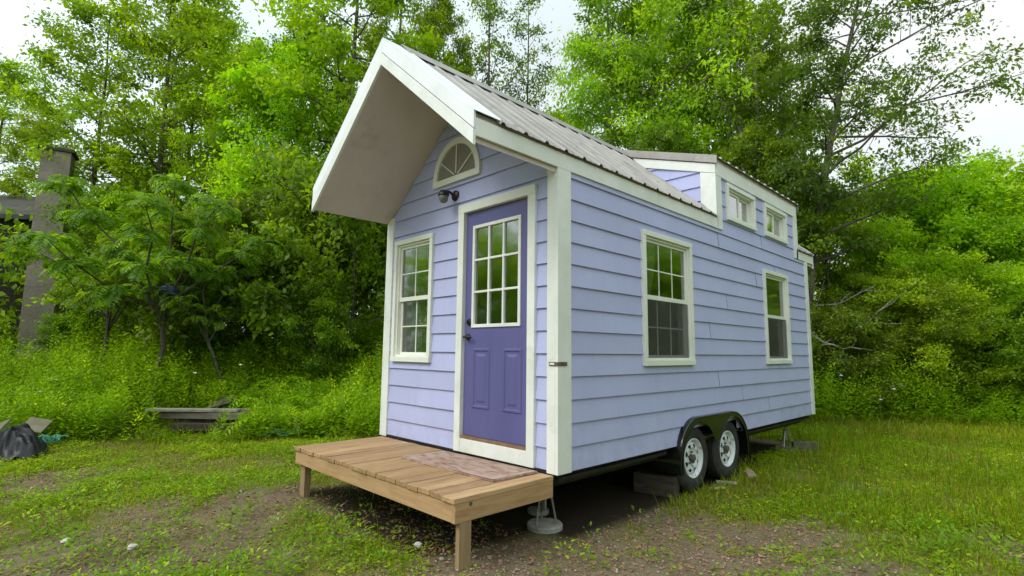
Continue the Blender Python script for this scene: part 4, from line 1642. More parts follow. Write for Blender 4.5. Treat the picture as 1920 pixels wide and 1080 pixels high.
def polar(n, r0, r1, a0=-58, a1=58, p=1.0):
    """spots around the camera foot, thinning with distance"""
    r = r0 + (r1 - r0) * RNG.random(n) ** p
    a = np.radians(RNG.uniform(a0, a1, n))
    x = CAM[0] + FWD[0] * r * np.cos(a) + RGT[0] * r * np.sin(a)
    y = CAM[1] + FWD[1] * r * np.cos(a) + RGT[1] * r * np.sin(a)
    return x, y, r


def leaves(P, D, Nrm, ln, wd, fold=0.12):
    """rhombic leaves: (n,4,3)"""
    D = unit(D)
    S = unit(np.cross(D, Nrm))
    Nn = np.cross(S, D)
    ln, wd = np.asarray(ln)[:, None], np.asarray(wd)[:, None]
    base = P
    tip = P + D * ln
    mid = P + D * ln * 0.45 + Nn * wd * fold
    return np.stack([base, mid + S * wd * 0.5, tip - Nn * ln * 0.06, mid - S * wd * 0.5], 1)


DARK, MIDG, BRI, YEL = (0.062, 0.130, 0.010), (0.115, 0.225, 0.010), (0.205, 0.365, 0.013), (0.33, 0.44, 0.028)
STRAW = (0.28, 0.23, 0.11)


def blades_obj(name, x, y, h, wdt, col, lean=0.45):
    n = len(x)
    z = ground_h(x, y)
    P = np.stack([x, y, z - 0.01], 1)
    a = RNG.uniform(0, 2 * PI, n)
    S = np.stack([np.cos(a), np.sin(a), np.zeros(n)], 1) * wdt[:, None] * 0.5
    b = RNG.uniform(0, 2 * PI, n)
    le = RNG.uniform(0.05, lean, n) * h
    D = np.stack([np.cos(b) * le, np.sin(b) * le, h], 1)
    mid = P + D * np.array([0.35, 0.35, 0.6])[None]
    tip = P + D
    V = np.concatenate([P - S, P + S, mid - S * 0.8, mid + S * 0.8, tip], 1).reshape(-1, 3)
    k = np.arange(n) * 5
    loops = np.stack([k, k + 1, k + 3, k + 2, k + 2, k + 3, k + 4], 1).ravel()
    starts = np.stack([np.arange(n) * 7, np.arange(n) * 7 + 4], 1).ravel()
    tot = np.tile([4, 3], n)
    c = np.repeat(col, 5, axis=0).reshape(n, 5, 3)
    c[:, :2] *= 0.55
    me = np_mesh(name, V, loops, starts, tot, c.reshape(-1, 3))
    return link_mesh(name, me, "grass")


def not_built(x, y, margin=0.0):
    ok = (house_dist(x, y) > 0.02 + margin) | ((x > -0.40) & (y > 3.5) & (margin < 0.06))
    ok &= ~((x > -2.52) & (x < 0.02) & (y > -1.02) & (y < 0.05) & (RNG.random(len(x)) > 0.12))
    return ok


# short turf
x, y, r = polar(330000, 1.6, 15.0, p=0.85)
g = green(x, y)
u, w = cam_uw(x, y)
right = sstep(0.4, 3.2, u)
tall = fbm(x * 0.6, y * 0.6, 77)
keep = (RNG.random(len(x)) < g * (0.30 + 0.62 * right + 0.35 * sstep(6, 9, w))) & not_built(x, y)
x, y, r, g, right, tall = x[keep], y[keep], r[keep], g[keep], right[keep], tall[keep]
h = RNG.uniform(0.03, 0.085, len(x)) * (0.6 + 0.9 * tall) * (1 + 0.7 * right * sstep(0.45, 0.65, tall))
t = np.clip(RNG.normal(0.5, 0.25, len(x)) + (tall - .5) * 0.8, 0, 1)
col = mixcol(MIDG, BRI, t)
yl = RNG.random(len(x))
col[yl > 0.72] = mixcol(BRI, YEL, RNG.random((yl > 0.72).sum()))
st = yl < 0.12
col[st] = np.array(STRAW)[None] * RNG.uniform(0.6, 1.1, (st.sum(), 1))
tag(blades_obj("grass", x, y, h, (0.0028 + 0.00075 * r) * RNG.uniform(.7, 1.3, len(x)), col, 0.8), "short patchy green grass growing over the clearing", "grass", kind="stuff")

# taller seed grass, mostly right of the house and along the edges
x, y, r = polar(60000, 3.0, 15.0, p=0.9)
u, w = cam_uw(x, y)
pr = sstep(0.5, 3.5, u) * sstep(3.4, 5.0, w) * sstep(0.40, 0.60, fbm(x * 0.7, y * 0.7, 90)) + 0.5 * sstep(7.5, 9, w) * sstep(0, -2, u)
pr = pr + 0.6 * sstep(0.55, 0.7, fbm(x * 1.2, y * 1.2, 91)) * 0.25
keep = (RNG.random(len(x)) < pr * 0.55) & not_built(x, y, 0.1)
x, y, r = x[keep], y[keep], r[keep]
h = RNG.uniform(0.12, 0.38, len(x))
col = mixcol(MIDG, BRI, RNG.random(len(x)))
sd = RNG.random(len(x)) < 0.15
col[sd] = mixcol(YEL, STRAW, RNG.random(sd.sum()))
tag(blades_obj("tall_grass", x, y, h, (0.003 + 0.0006 * r), col, 0.6), "taller seeding grass stems right of the house", "grass", kind="stuff")

# broad-leaved low weeds: rosettes of small leaves
nc = 17000
x, y, r = polar(nc, 1.8, 12.0, p=0.8)
g = green(x, y)
patch = fbm(x * 1.3, y * 1.3, 55)
keep = (RNG.random(nc) < (0.16 + g) * sstep(0.34, 0.58, patch)) & not_built(x, y, 0.05)
x, y, r, patch = x[keep], y[keep], r[keep], patch[keep]
per = 22
n = len(x) * per
sz = np.repeat(RNG.uniform(0.5, 1.4, len(x)), per)
a = RNG.uniform(0, 2 * PI, n)
rad = np.sqrt(RNG.random(n)) * 0.10 * sz
X, Y = np.repeat(x, per) + rad * np.cos(a), np.repeat(y, per) + rad * np.sin(a)
Z = ground_h(X, Y) + RNG.uniform(0.008, 0.09, n) * sz * (1 - rad / 0.16)
D = np.stack([np.cos(a + RNG.normal(0, .6, n)), np.sin(a + RNG.normal(0, .6, n)), RNG.normal(0.1, .25, n)], 1)
NN = np.stack([RNG.normal(0, .35, n), RNG.normal(0, .35, n), np.ones(n)], 1)
ln = RNG.uniform(0.013, 0.030, n) * sz * (1 + 0.05 * np.repeat(r, per))
V = leaves(np.stack([X, Y, Z], 1), D, NN, ln, ln * 0.62)
tone = np.repeat(RNG.random(len(x)), per) * 0.6 + RNG.random(n) * 0.4
col = mixcol(MIDG, BRI, tone)
yl = np.repeat(RNG.random(len(x)) < 0.18, per)
col[yl] = mixcol(BRI, YEL, RNG.random(yl.sum()))
o = link_mesh("ground_cover", quads_mesh("ground_cover", V, col), "leaf")
tag(o, "low broad leaved weeds spreading in patches over the clearing", "weeds", kind="stuff")

# dead leaves, twigs
n = 60000
x, y, r = polar(n, 1.7, 11.0, p=0.8)
keep = (fbm(x * 1.1, y * 1.1, 66) > 0.44 - 0.1 * RNG.random(n)) & (house_dist(x, y) > 0.0)
x, y, r = x[keep], y[keep], r[keep]
n = len(x)
a = RNG.uniform(0, 2 * PI, n)
D = np.stack([np.cos(a), np.sin(a), RNG.normal(0, .3, n)], 1)
NN = np.stack([RNG.normal(0, .5, n), RNG.normal(0, .5, n), np.ones(n)], 1)
tw = RNG.random(n) < 0.35
ln = np.where(tw, RNG.uniform(0.04, 0.14, n), RNG.uniform(0.015, 0.04, n))
wd = np.where(tw, 0.004, ln * 0.6)
V = leaves(np.stack([x, y, ground_h(x, y) + RNG.uniform(0.003, 0.012, n)], 1), D, NN, ln, wd)
me = quads_mesh("leaf_litter", V, np.ones((n, 3)))
tag(link_mesh("leaf_litter", me, "dead"), "brown dead leaves and twigs littered on the bare soil", "leaf litter", kind="stuff")

# gravel: squashed octahedra
n = 9000
x, y, r = polar(n, 1.7, 8.0, p=0.8)
keep = (RNG.random(n) < (1 - green(x, y)) * sstep(0.35, 0.6, fbm(x * 1.7, y * 1.7, 13))) & (house_dist(x, y) > 0.02)
x, y = x[keep], y[keep]
n = len(x)
s = RNG.uniform(0.004, 0.016, n) * np.where(RNG.random(n) < 0.03, 2.0, 1.0)
z = ground_h(x, y)
oct_ = np.array([[1, 0, 0], [0, 1, 0], [-1, 0, 0], [0, -1, 0], [0, 0, 1], [0, 0, -1]], float)
a = RNG.uniform(0, 6.28, n)
ca, sa = np.cos(a), np.sin(a)
V = np.zeros((n, 6, 3))
jit = 1 + RNG.uniform(-.35, .35, (n, 6))
V[:, :, 0] = x[:, None] + s[:, None] * jit * (oct_[:, 0] * ca[:, None] - oct_[:, 1] * sa[:, None]) * 1.2
V[:, :, 1] = y[:, None] + s[:, None] * jit * (oct_[:, 0] * sa[:, None] + oct_[:, 1] * ca[:, None]) * 0.9
V[:, :, 2] = z[:, None] + s[:, None] * (0.25 + jit * oct_[:, 2] * 0.6)
tri = np.array([[0, 1, 4], [1, 2, 4], [2, 3, 4], [3, 0, 4], [1, 0, 5], [2, 1, 5], [3, 2, 5], [0, 3, 5]])
loops = (np.arange(n)[:, None, None] * 6 + tri[None]).ravel()
me = np_mesh("gravel", V.reshape(-1, 3), loops, np.arange(n * 8) * 3, np.full(n * 8, 3), np.ones((n * 6, 3)))
tag(link_mesh("gravel", me, "gravel"), "small loose stones scattered on the bare soil", "gravel", kind="stuff")


# ------------------------------------------------------------------ tall leafy weeds as undergrowth
def weed_mass(name, n, r0, r1, a0, a1, hmin, hmax, per, lsz, dark, label, cond, seed):
    x, y, r = polar(n, r0, r1, a0, a1, p=0.9)
    keep = cond(x, y)
    x, y, r = x[keep], y[keep], r[keep]
    m = len(x)
    clump = fbm(x * 0.8, y * 0.8, seed)
    H = (hmin + (hmax - hmin) * np.clip(clump * 2.3 - 0.68, 0, 1.15)) * RNG.uniform(0.75, 1.2, m)
    if hmax > 1.2:
        H = H * (0.55 + 0.65 * sstep(8.3, 11.0, cam_uw(x, y)[1]))
    lx = RNG.normal(0, 0.12, m)
    ly = RNG.normal(0, 0.12, m)
    t = np.tile(np.linspace(0.12, 1.0, per), m) + RNG.normal(0, 0.03, m * per)
    Hh = np.repeat(H, per)
    k = m * per
    a = np.tile(np.arange(per) * 2.4, m) + np.repeat(RNG.uniform(0, 6.28, m), per) + RNG.normal(0, .3, k)
    zz = ground_h(x, y)
    P = np.stack([np.repeat(x, per) + np.repeat(lx, per) * t * Hh, np.repeat(y, per) + np.repeat(ly, per) * t * Hh, np.repeat(zz, per) + t * Hh * 0.92], 1)
    up = 0.25 + 0.5 * t + RNG.normal(0, .25, k)
    D = np.stack([np.cos(a), np.sin(a), up], 1)
    P = P + unit(D * np.array([1, 1, 0.2])) * (0.02 + 0.10 * RNG.random(k) * (1.1 - t))[:, None]
    NN = np.stack([-np.cos(a) * .5 + RNG.normal(0, .3, k), -np.sin(a) * .5 + RNG.normal(0, .3, k), np.ones(k)], 1)
    ln = lsz * RNG.uniform(0.6, 1.3, k) * (1.15 - 0.55 * t)
    V = leaves(P, D, NN, ln, ln * np.repeat(RNG.uniform(0.28, 0.5, m), per))
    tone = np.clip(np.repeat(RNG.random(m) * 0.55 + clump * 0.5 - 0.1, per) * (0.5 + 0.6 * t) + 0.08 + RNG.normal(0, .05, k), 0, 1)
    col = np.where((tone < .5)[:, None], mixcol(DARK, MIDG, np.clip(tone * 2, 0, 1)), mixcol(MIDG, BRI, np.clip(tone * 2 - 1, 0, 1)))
    yl = np.repeat(RNG.random(m) < 0.05, per)
    col[yl] = mixcol(BRI, YEL, np.clip(t[yl], 0, 1))
    col = col * dark
    return tag(link_mesh(name, quads_mesh(name, V, col), "leaf"), label, "weeds", kind="stuff")


def cond_left(x, y):
    u, w = cam_uw(x, y)
    edge = 8.2 + 1.4 * fbm(x * 0.5, y * 0.5, 41) - 0.5
    near_lumber = ((x - lx) ** 2 + (y - ly) ** 2 < 0.75 ** 2) & (w < 9.7)
    return (w > edge) & (house_dist(x, y) > 0.5) & ~((np.hypot(x - tx, y - ty) < 0.65)) & ~(near_lumber & (RNG.random(len(x)) < 0.95)) & ~((w < 9.3) & (np.abs(u - (388 - 960) / FPX * 9.2) < 1.0) & (RNG.random(len(x)) < 0.8)) & (u < 1.5)


lx, ly = at(388, 9.3)
weed_mass("undergrowth", 8200, 7.8, 17.0, -62, 2, 0.30, 1.40, 38, 0.100, 1.0, "tall tangled green weeds between the clearing and the trees on the left", cond_left, 42)


def cond_right(x, y):
    u, w = cam_uw(x, y)
    edge = 9.9 + 1.6 * fbm(x * 0.4, y * 0.4, 47)
    return (w > edge) & (u > 3.0)


weed_mass("undergrowth", 6500, 9.4, 19.0, 10, 62, 0.30, 1.35, 32, 0.100, 1.15, "tall leafy weeds along the wood edge on the right", cond_right, 48)
weed_mass("undergrowth", 16000, 4.5, 14.5, -40, 5, 0.35, 0.75, 14, 0.11, 1.0, "mostly unseen tall weeds added along the far side of the house to block light",  # mostly hidden weeds, added to keep light from under the house
          lambda x, y: ((x < -2.65) & (x > -3.35) & (y > 0.7) & (y < 6.9)) | ((y > 6.35) & (y < 7.0) & (x < -0.5) & (x > -3.3)), 57)
weed_mass("undergrowth", 5200, 2.6, 12.0, -58, 58, 0.06, 0.26, 12, 0.055, 1.05, "knee high weeds dotted through the grass of the clearing",
          lambda x, y: (RNG.random(len(x)) < sstep(0.46, 0.62, fbm(x * 0.9, y * 0.9, 51))) & not_built(x, y, 0.1), 52)


# ================================================================== TREES
def seg_tubes(segs):
    """segs: list of (pts (k,3), radii (k,), sides) -> mesh arrays"""
    Vs, loops = [], []
    base = 0
    for pts, rad, ns in segs:
        pts = np.asarray(pts, float)
        k = len(pts)
        T = np.gradient(pts, axis=0)
        T = unit(T)
        ref = np.where(np.abs(T[:, 2:3]) < 0.9, np.array([[0, 0, 1.0]]), np.array([[1.0, 0, 0]]))
        ref[:] = ref[0]
        S = unit(np.cross(T, ref))
        B = np.cross(S, T)
        an = np.arange(ns) * 2 * PI / ns
        ring = pts[:, None] + np.asarray(rad)[:, None, None] * (np.cos(an)[None, :, None] * S[:, None] + np.sin(an)[None, :, None] * B[:, None])
        Vs.append(ring.reshape(-1, 3))
        i, j = np.meshgrid(np.arange(k - 1), np.arange(ns), indexing="ij")
        j2 = (j + 1) % ns
        q = np.stack([i * ns + j, i * ns + j2, (i + 1) * ns + j2, (i + 1) * ns + j], -1).reshape(-1, 4) + base
        loops.append(q)
        base += k * ns
    V = np.concatenate(Vs)
    Lp = np.concatenate(loops)
    return V, Lp


def tubes_mesh(name, segs):
    V, Lp = seg_tubes(segs)
    return np_mesh(name, V, Lp.ravel(), np.arange(len(Lp)) * 4, np.full(len(Lp), 4), np.ones((len(V), 3)), smooth=True)


SHAPES = {
    "oval": lambda t: np.sin(np.clip(t, 0, 1) * PI) ** 0.6 * 0.85 + 0.15 * (1 - t),
    "round": lambda t: np.sqrt(np.clip(1 - (2 * t - 1) ** 2, 0, 1)),
    "column": lambda t: 0.55 + 0.35 * np.sin(t * PI) - 0.35 * t ** 3,
    "cone": lambda t: 1.0 - 0.85 * t,
    "umbrella": lambda t: 0.45 + 0.55 * np.sin(np.clip(t * 1.2, 0, 1) * PI * 0.5),
}


def grow(seed, H=12, base=0.25, R=2.2, tr=0.12, limbs=34, subs=6, per=15, ln=0.12, wr=0.55, up=0.5, droop=0.0, sigma=0.22, flat=0.6,
         shape="oval", wob=0.02, lean=(0.0, 0.0), bias=None, stems=1, palette=(DARK, MIDG, BRI), yellow=0.06, sparse=0.0, name="tree", hang=0.15):
    r = np.random.default_rng(seed)
    segs, C, Cd, Ct = [], [], [], []
    shp = SHAPES[shape]
    for s in range(stems):
        off = np.array([0.0, 0.0]) if stems == 1 else np.array([math.cos(s * 2.4), math.sin(s * 2.4)]) * 0.25
        sl = np.array(lean) + (0 if stems == 1 else 1) * off * 0.09 * H / 2
        k = 14
        tt = np.linspace(0, 1, k)
        wx = np.cumsum(r.normal(0, wob * H / k * 2.2, k))
        wy = np.cumsum(r.normal(0, wob * H / k * 2.2, k))
        hgt = H * (1.0 if s == 0 else r.uniform(0.75, 1.0))
        tp = np.stack([off[0] + sl[0] * tt ** 1.3 + wx * tt ** 0.5, off[1] + sl[1] * tt ** 1.3 + wy * tt ** 0.5, tt * hgt * 0.97 - 0.15], 1)
        r0 = tr * (1 if stems == 1 else 0.75)
        rad = r0 * (1 - 0.90 * tt ** 0.9) + 0.004
        rad[0] *= 1.35
        segs.append((tp, rad, 9))
        nl = limbs // stems
        for i in range(nl):
            q = (i + r.uniform(-0.3, 0.3)) / max(nl - 1, 1)
            t = base + (0.98 - base) * np.clip(q, 0, 1)
            if r.random() < sparse:
                continue
            az = i * 2.399 + r.uniform(-.5, .5) + s
            le = R * shp(np.clip(q, 0, 1)) * r.uniform(0.65, 1.15) + 0.25
            if bias is not None:
                ca = math.cos(az) * bias[0] + math.sin(az) * bias[1]
                le *= max(0.35, 1 + bias[2] * ca)
            p0 = np.array([np.interp(t, tt, tp[:, c]) for c in range(3)])
            upq = up * (0.5 + 0.9 * q) + r.normal(0, .12)
            d = np.array([math.cos(az), math.sin(az), upq])
            d /= np.linalg.norm(d)
            m_ = 6
            pts = [p0]
            dd = d.copy()
            for j in range(m_ - 1):
                dd = dd + r.normal(0, .13, 3) + np.array([0, 0, -droop * 0.25 + 0.03])
                dd /= np.linalg.norm(dd)
                pts.append(pts[-1] + dd * le / (m_ - 1))
            pts = np.array(pts)
            rl = max(0.010, np.interp(t, tt, rad) * 0.50)
            segs.append((pts, np.linspace(rl, 0.006, m_), 5))
            lt = r.normal(0, 0.16)
            nsb = max(2, int(subs * (0.5 + 0.5 * le / R)))
            for b in range(nsb + 1):
                f = r.uniform(0.25, 1.0) if b < nsb else 1.0
                pb = np.array([np.interp(f * (m_ - 1), np.arange(m_), pts[:, c]) for c in range(3)])
                if b < nsb:
                    sd = unit(r.normal(0, 1, 3) * np.array([1, 1, 0.55]))
                    sd = unit(dd * 0.8 + sd + np.array([0, 0, 0.15 - droop * 0.5]))
                    sl_ = le * r.uniform(0.16, 0.36) * (1.15 - 0.5 * f) + 0.18
                    e = pb + sd * sl_
                    mid = (pb + e) / 2 + r.normal(0, .04, 3)
                    e = e - np.array([0, 0, droop * sl_ * 0.5])
                    segs.append((np.array([pb, mid, e]), np.array([min(rl * 0.35 + .003, 0.010), 0.005, 0.003]), 3))
                    for g in (0.55, 1.0):
                        C.append(pb + (e - pb) * g)
                        Cd.append(sd)
                        Ct.append((q, f, lt))
                else:
                    C.append(pts[-1])
                    Cd.append(dd)
                    Ct.append((q, 1, lt))
    C, Cd, Ct = np.array(C), np.array(Cd), np.array(Ct)
    nC = len(C)
    n = nC * per
    cs = np.repeat(sigma * r.uniform(0.45, 1.1, nC), per)[:, None]
    P = np.repeat(C, per, 0) + r.normal(0, 1, (n, 3)) * cs * np.array([1, 1, flat])
    D = unit(np.repeat(Cd, per, 0) * 0.6 + r.normal(0, .7, (n, 3)) + np.array([0, 0, -0.15 - hang]))
    CN = unit(r.normal(0, .6, (nC, 3)) + np.array([0, 0, 0.8]) + unit(Cd) * 0.5)
    NN = unit(r.normal(0, .42, (n, 3)) + np.repeat(CN, per, 0))
    l_ = ln * r.uniform(0.6, 1.25, n)
    V = leaves(P, D, NN, l_, l_ * wr)
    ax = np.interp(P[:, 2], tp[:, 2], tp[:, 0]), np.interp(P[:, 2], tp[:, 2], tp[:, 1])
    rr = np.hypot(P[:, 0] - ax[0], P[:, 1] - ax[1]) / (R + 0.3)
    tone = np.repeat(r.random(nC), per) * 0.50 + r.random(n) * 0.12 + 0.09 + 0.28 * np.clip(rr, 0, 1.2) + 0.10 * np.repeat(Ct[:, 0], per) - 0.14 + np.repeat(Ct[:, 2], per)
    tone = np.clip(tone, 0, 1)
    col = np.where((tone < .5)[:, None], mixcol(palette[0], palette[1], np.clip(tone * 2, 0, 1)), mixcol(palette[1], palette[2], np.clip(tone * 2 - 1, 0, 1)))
    yl = np.repeat(r.random(nC) < yellow, per)
    col[yl] = mixcol(palette[2], YEL, r.random(yl.sum()) * 0.6)
    return tubes_mesh(name + "_trunk", segs), quads_mesh(name + "_crown", V, col)


PAL_D = ((0.042, 0.092, 0.010), (0.082, 0.165, 0.014), (0.145, 0.260, 0.020))
PAL_M = (DARK, MIDG, BRI)
PAL_B = ((0.080, 0.175, 0.008), (0.165, 0.320, 0.010), (0.265, 0.450, 0.015))
PAL_G = ((0.040, 0.088, 0.018), (0.090, 0.165, 0.034), (0.160, 0.265, 0.055))

KINDS = {}


def kind(nm, bark, **kw):
    a, b = grow(name=nm, **kw)
    a.materials.append(MAT[bark])
    b.materials.append(MAT["leaf"])
    KINDS[nm] = (a, b)


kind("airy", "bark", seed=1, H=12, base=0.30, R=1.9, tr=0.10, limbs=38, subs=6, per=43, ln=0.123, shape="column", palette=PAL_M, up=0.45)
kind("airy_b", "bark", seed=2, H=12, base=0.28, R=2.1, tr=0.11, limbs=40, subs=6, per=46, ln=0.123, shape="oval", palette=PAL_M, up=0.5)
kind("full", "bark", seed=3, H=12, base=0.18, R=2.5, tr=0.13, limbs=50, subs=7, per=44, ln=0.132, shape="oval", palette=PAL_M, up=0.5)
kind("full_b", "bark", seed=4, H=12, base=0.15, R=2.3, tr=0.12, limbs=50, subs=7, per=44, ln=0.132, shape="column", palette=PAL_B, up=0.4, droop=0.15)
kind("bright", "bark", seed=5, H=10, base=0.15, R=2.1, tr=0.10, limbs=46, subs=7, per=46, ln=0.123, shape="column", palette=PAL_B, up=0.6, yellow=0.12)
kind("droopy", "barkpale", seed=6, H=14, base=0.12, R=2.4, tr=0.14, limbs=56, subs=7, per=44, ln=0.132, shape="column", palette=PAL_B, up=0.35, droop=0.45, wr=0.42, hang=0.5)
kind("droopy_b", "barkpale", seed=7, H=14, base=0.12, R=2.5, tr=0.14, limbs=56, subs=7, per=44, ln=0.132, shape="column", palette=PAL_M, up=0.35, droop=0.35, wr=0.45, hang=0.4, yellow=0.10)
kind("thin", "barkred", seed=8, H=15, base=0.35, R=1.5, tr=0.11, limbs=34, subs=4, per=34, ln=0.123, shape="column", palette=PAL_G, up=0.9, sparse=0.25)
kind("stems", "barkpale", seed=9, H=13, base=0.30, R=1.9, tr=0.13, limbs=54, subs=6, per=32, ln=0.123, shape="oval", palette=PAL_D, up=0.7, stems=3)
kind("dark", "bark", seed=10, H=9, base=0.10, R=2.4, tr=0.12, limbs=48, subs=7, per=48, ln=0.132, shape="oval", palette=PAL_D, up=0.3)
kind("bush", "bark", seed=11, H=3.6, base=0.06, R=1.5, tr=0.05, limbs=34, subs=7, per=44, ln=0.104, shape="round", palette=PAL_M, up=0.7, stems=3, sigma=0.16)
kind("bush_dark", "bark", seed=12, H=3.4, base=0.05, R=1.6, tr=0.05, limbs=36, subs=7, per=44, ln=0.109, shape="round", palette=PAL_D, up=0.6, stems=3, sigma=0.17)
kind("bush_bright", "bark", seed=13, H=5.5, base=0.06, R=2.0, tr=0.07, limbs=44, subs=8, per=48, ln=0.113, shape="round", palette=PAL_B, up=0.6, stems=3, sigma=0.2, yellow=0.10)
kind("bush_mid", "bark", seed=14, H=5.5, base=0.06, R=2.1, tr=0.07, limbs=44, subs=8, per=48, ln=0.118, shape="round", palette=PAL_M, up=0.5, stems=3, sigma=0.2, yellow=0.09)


def plant(name, cat, kd, px, d, H, label, rz=0.0, wide=1.0, group=None, sink=0.05):
    a, b = KINDS[kd]
    zs = np.array([v.co.z for v in a.vertices])
    h0 = KH[kd]
    s = H / h0
    x, y = at(px, d)
    o = empty(name, (x, y, gz(x, y) - sink))
    o.rotation_euler = (0, 0, rz)
    o.scale = (s * wide, s * wide, s)
    tag(o, label, cat, group)
    for nm, me in (("trunk", a), ("crown", b)):
        c = bpy.data.objects.new(nm, me)
        COL.objects.link(c)
        c.parent = o
    return o


KH = {"airy": 12, "airy_b": 12, "full": 12, "full_b": 12, "bright": 10, "droopy": 14, "droopy_b": 14, "thin": 15, "stems": 13, "dark": 9,
      "bush": 3.6, "bush_dark": 3.4, "bush_bright": 5.5, "bush_mid": 5.5}

TREES = [
    # px, depth, height, kind, width, turn, label
    (-45, 21.5, 13.0, "airy_b", 1.1, 0.3, "airy tree cut by the left edge rising behind the old house"),
    (45, 20.5, 10.5, "airy", 1.0, 1.0, "slim airy tree directly above and behind the chimney cap"),
    (150, 17.0, 12.6, "airy_b", 1.0, 2.0, "slender straight trunked tree just right of the chimney"),
    (275, 17.0, 14.2, "airy_b", 1.05, 4.1, "tall airy tree whose top is highest in the left group"),
    (335, 19.0, 14.0, "full", 0.85, 2.2, "tall full tree right behind the highest airy tree on the left"),
    (415, 16.5, 11.4, "full_b", 0.85, 0.4, "rounded light green tree left of the sky gap"),
    (500, 15.5, 10.2, "bright", 1.0, 1.8, "short yellow green tree below the sky gap left of the roof peak"),
    (560, 17.5, 12.0, "full", 0.9, 3.3, "mid green tree just left of the white gable tip"),
    (640, 16.0, 16.0, "full_b", 1.0, 5.0, "big light tree rising behind the gable peak"),
    (735, 18.0, 17.0, "droopy_b", 0.72, 0.9, "tall tree directly behind the roof peak"),
    (820, 19.0, 14.5, "full", 0.55, 2.9, "tall tree over the front of the roof left of the bare stems"),
    (918, 19.0, 16.5, "thin", 0.95, 0.2, "thin sparse tree with bare reddish stem above the roof"),
    (985, 20.0, 16.0, "thin", 0.95, 2.4, "second thin sparse tree, right of the bare reddish one"),
    (870, 15.5, 8.6, "full", 0.8, 1.2, "lower leafy tree showing along the roof ridge"),
    (1030, 16.0, 9.2, "full_b", 0.8, 2.7, "light green tree low behind the middle of the roof"),
    (1135, 17.0, 17.0, "droopy", 0.8, 0.0, "tall bright tree with hanging leaves right of the sky gap above the roof"),
    (1180, 18.0, 18.0, "droopy_b", 1.0, 1.7, "tall drooping tree behind the middle of the ridge"),
    (1275, 16.5, 17.5, "droopy", 1.0, 3.4, "bright drooping tree behind the dormer's near end"),
    (1350, 18.5, 17.5, "droopy_b", 1.0, 5.2, "tall drooping tree behind the dormer roof"),
    (1415, 15.5, 15.5, "stems", 1.0, 0.6, "dark many stemmed tree above the dormer windows"),
    (1475, 18.0, 13.5, "stems", 0.9, 2.0, "second dark many stemmed tree behind the leaning one"),
    (1250, 14.0, 7.6, "dark", 0.8, 0.5, "dark low tree crown behind the dormer roof line"),
    (1420, 13.5, 7.2, "dark", 0.85, 2.0, "dark low tree behind the rear end of the dormer"),
    (1560, 14.8, 6.2, "dark", 0.8, 4.0, "dark tree beside the rear corner of the house"),
    (1760, 19.0, 7.7, "dark", 1.0, 0.8, "dark rounded tree top at right seen against the sky"),
    (1650, 17.0, 6.8, "bush_bright", 1.0, 0.2, "sunlit yellow green tree with a white dead stem in it on the right"),
    (1770, 16.0, 6.5, "bush_bright", 1.05, 1.9, "bright green tree in the middle of the right hand bank"),
    (1890, 15.0, 6.0, "bush_bright", 1.0, 3.6, "bright green tree at the right edge"),
    (1990, 15.0, 7.0, "bush_bright", 1.2, 2.6, "light green tree cut by the right edge"),
]
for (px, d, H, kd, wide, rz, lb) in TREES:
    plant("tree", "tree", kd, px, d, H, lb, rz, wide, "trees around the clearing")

SHRUBS = [
    (-30, 12.6, 1.3, "bush", 1.3, 0.0, "green shrub cut by the left edge in front of the old house"),
    (135, 13.4, 1.3, "bush_dark", 1.0, 1.0, "dark shrub at the foot of the chimney"),
    (215, 14.0, 4.2, "bush", 1.1, 2.2, "tall shrub right of the chimney behind the sumac"),
    (390, 13.0, 4.0, "bush_dark", 1.1, 0.7, "dark shrub right of the sumac crown"),
    (470, 12.5, 3.5, "bush_mid", 0.9, 3.1, "mid green shrub midway between sumac and house"),
    (545, 13.6, 4.6, "bush_mid", 0.9, 1.4, "lighter tall shrub behind the dark evergreen one"),
    (640, 13.2, 5.4, "bush_dark", 0.9, 0.2, "deep shadowed dark shrub left of the house corner"),
    (715, 14.2, 5.8, "bush_mid", 0.8, 2.5, "leafy shrub peeping out beside the house corner board"),
    (600, 11.6, 2.2, "bush", 0.9, 5.1, "small bright shrub in front of the dark one near the house"),
    (1565, 12.2, 2.3, "bush_dark", 1.0, 0.9, "dark shrub beside the rear corner board of the house"),
    (1650, 13.0, 3.2, "bush_mid", 1.1, 2.8, "green shrub under the dead white branches"),
    (1740, 12.2, 3.0, "bush_mid", 1.1, 4.4, "mid green shrub in the middle of the right hand bank"),
    (1840, 12.6, 3.4, "bush_bright", 1.0, 0.3, "broad shrub near the right edge behind the grass"),
    (1920, 11.8, 2.6, "bush_mid", 1.0, 1.6, "mid green shrub cut by the right edge"),
    (1700, 14.6, 4.6, "bush_bright", 1.0, 3.9, "taller bright shrub between dark bank and sunlit trees on the right"),
    (1860, 14.2, 4.6, "bush_bright", 0.9, 5.6, "bright shrub below the trees at the right edge"),
]
for (px, d, H, kd, wide, rz, lb) in SHRUBS:
    plant("shrub", "shrub", kd, px, d, H, lb, rz, wide, "shrubs at the wood edge")

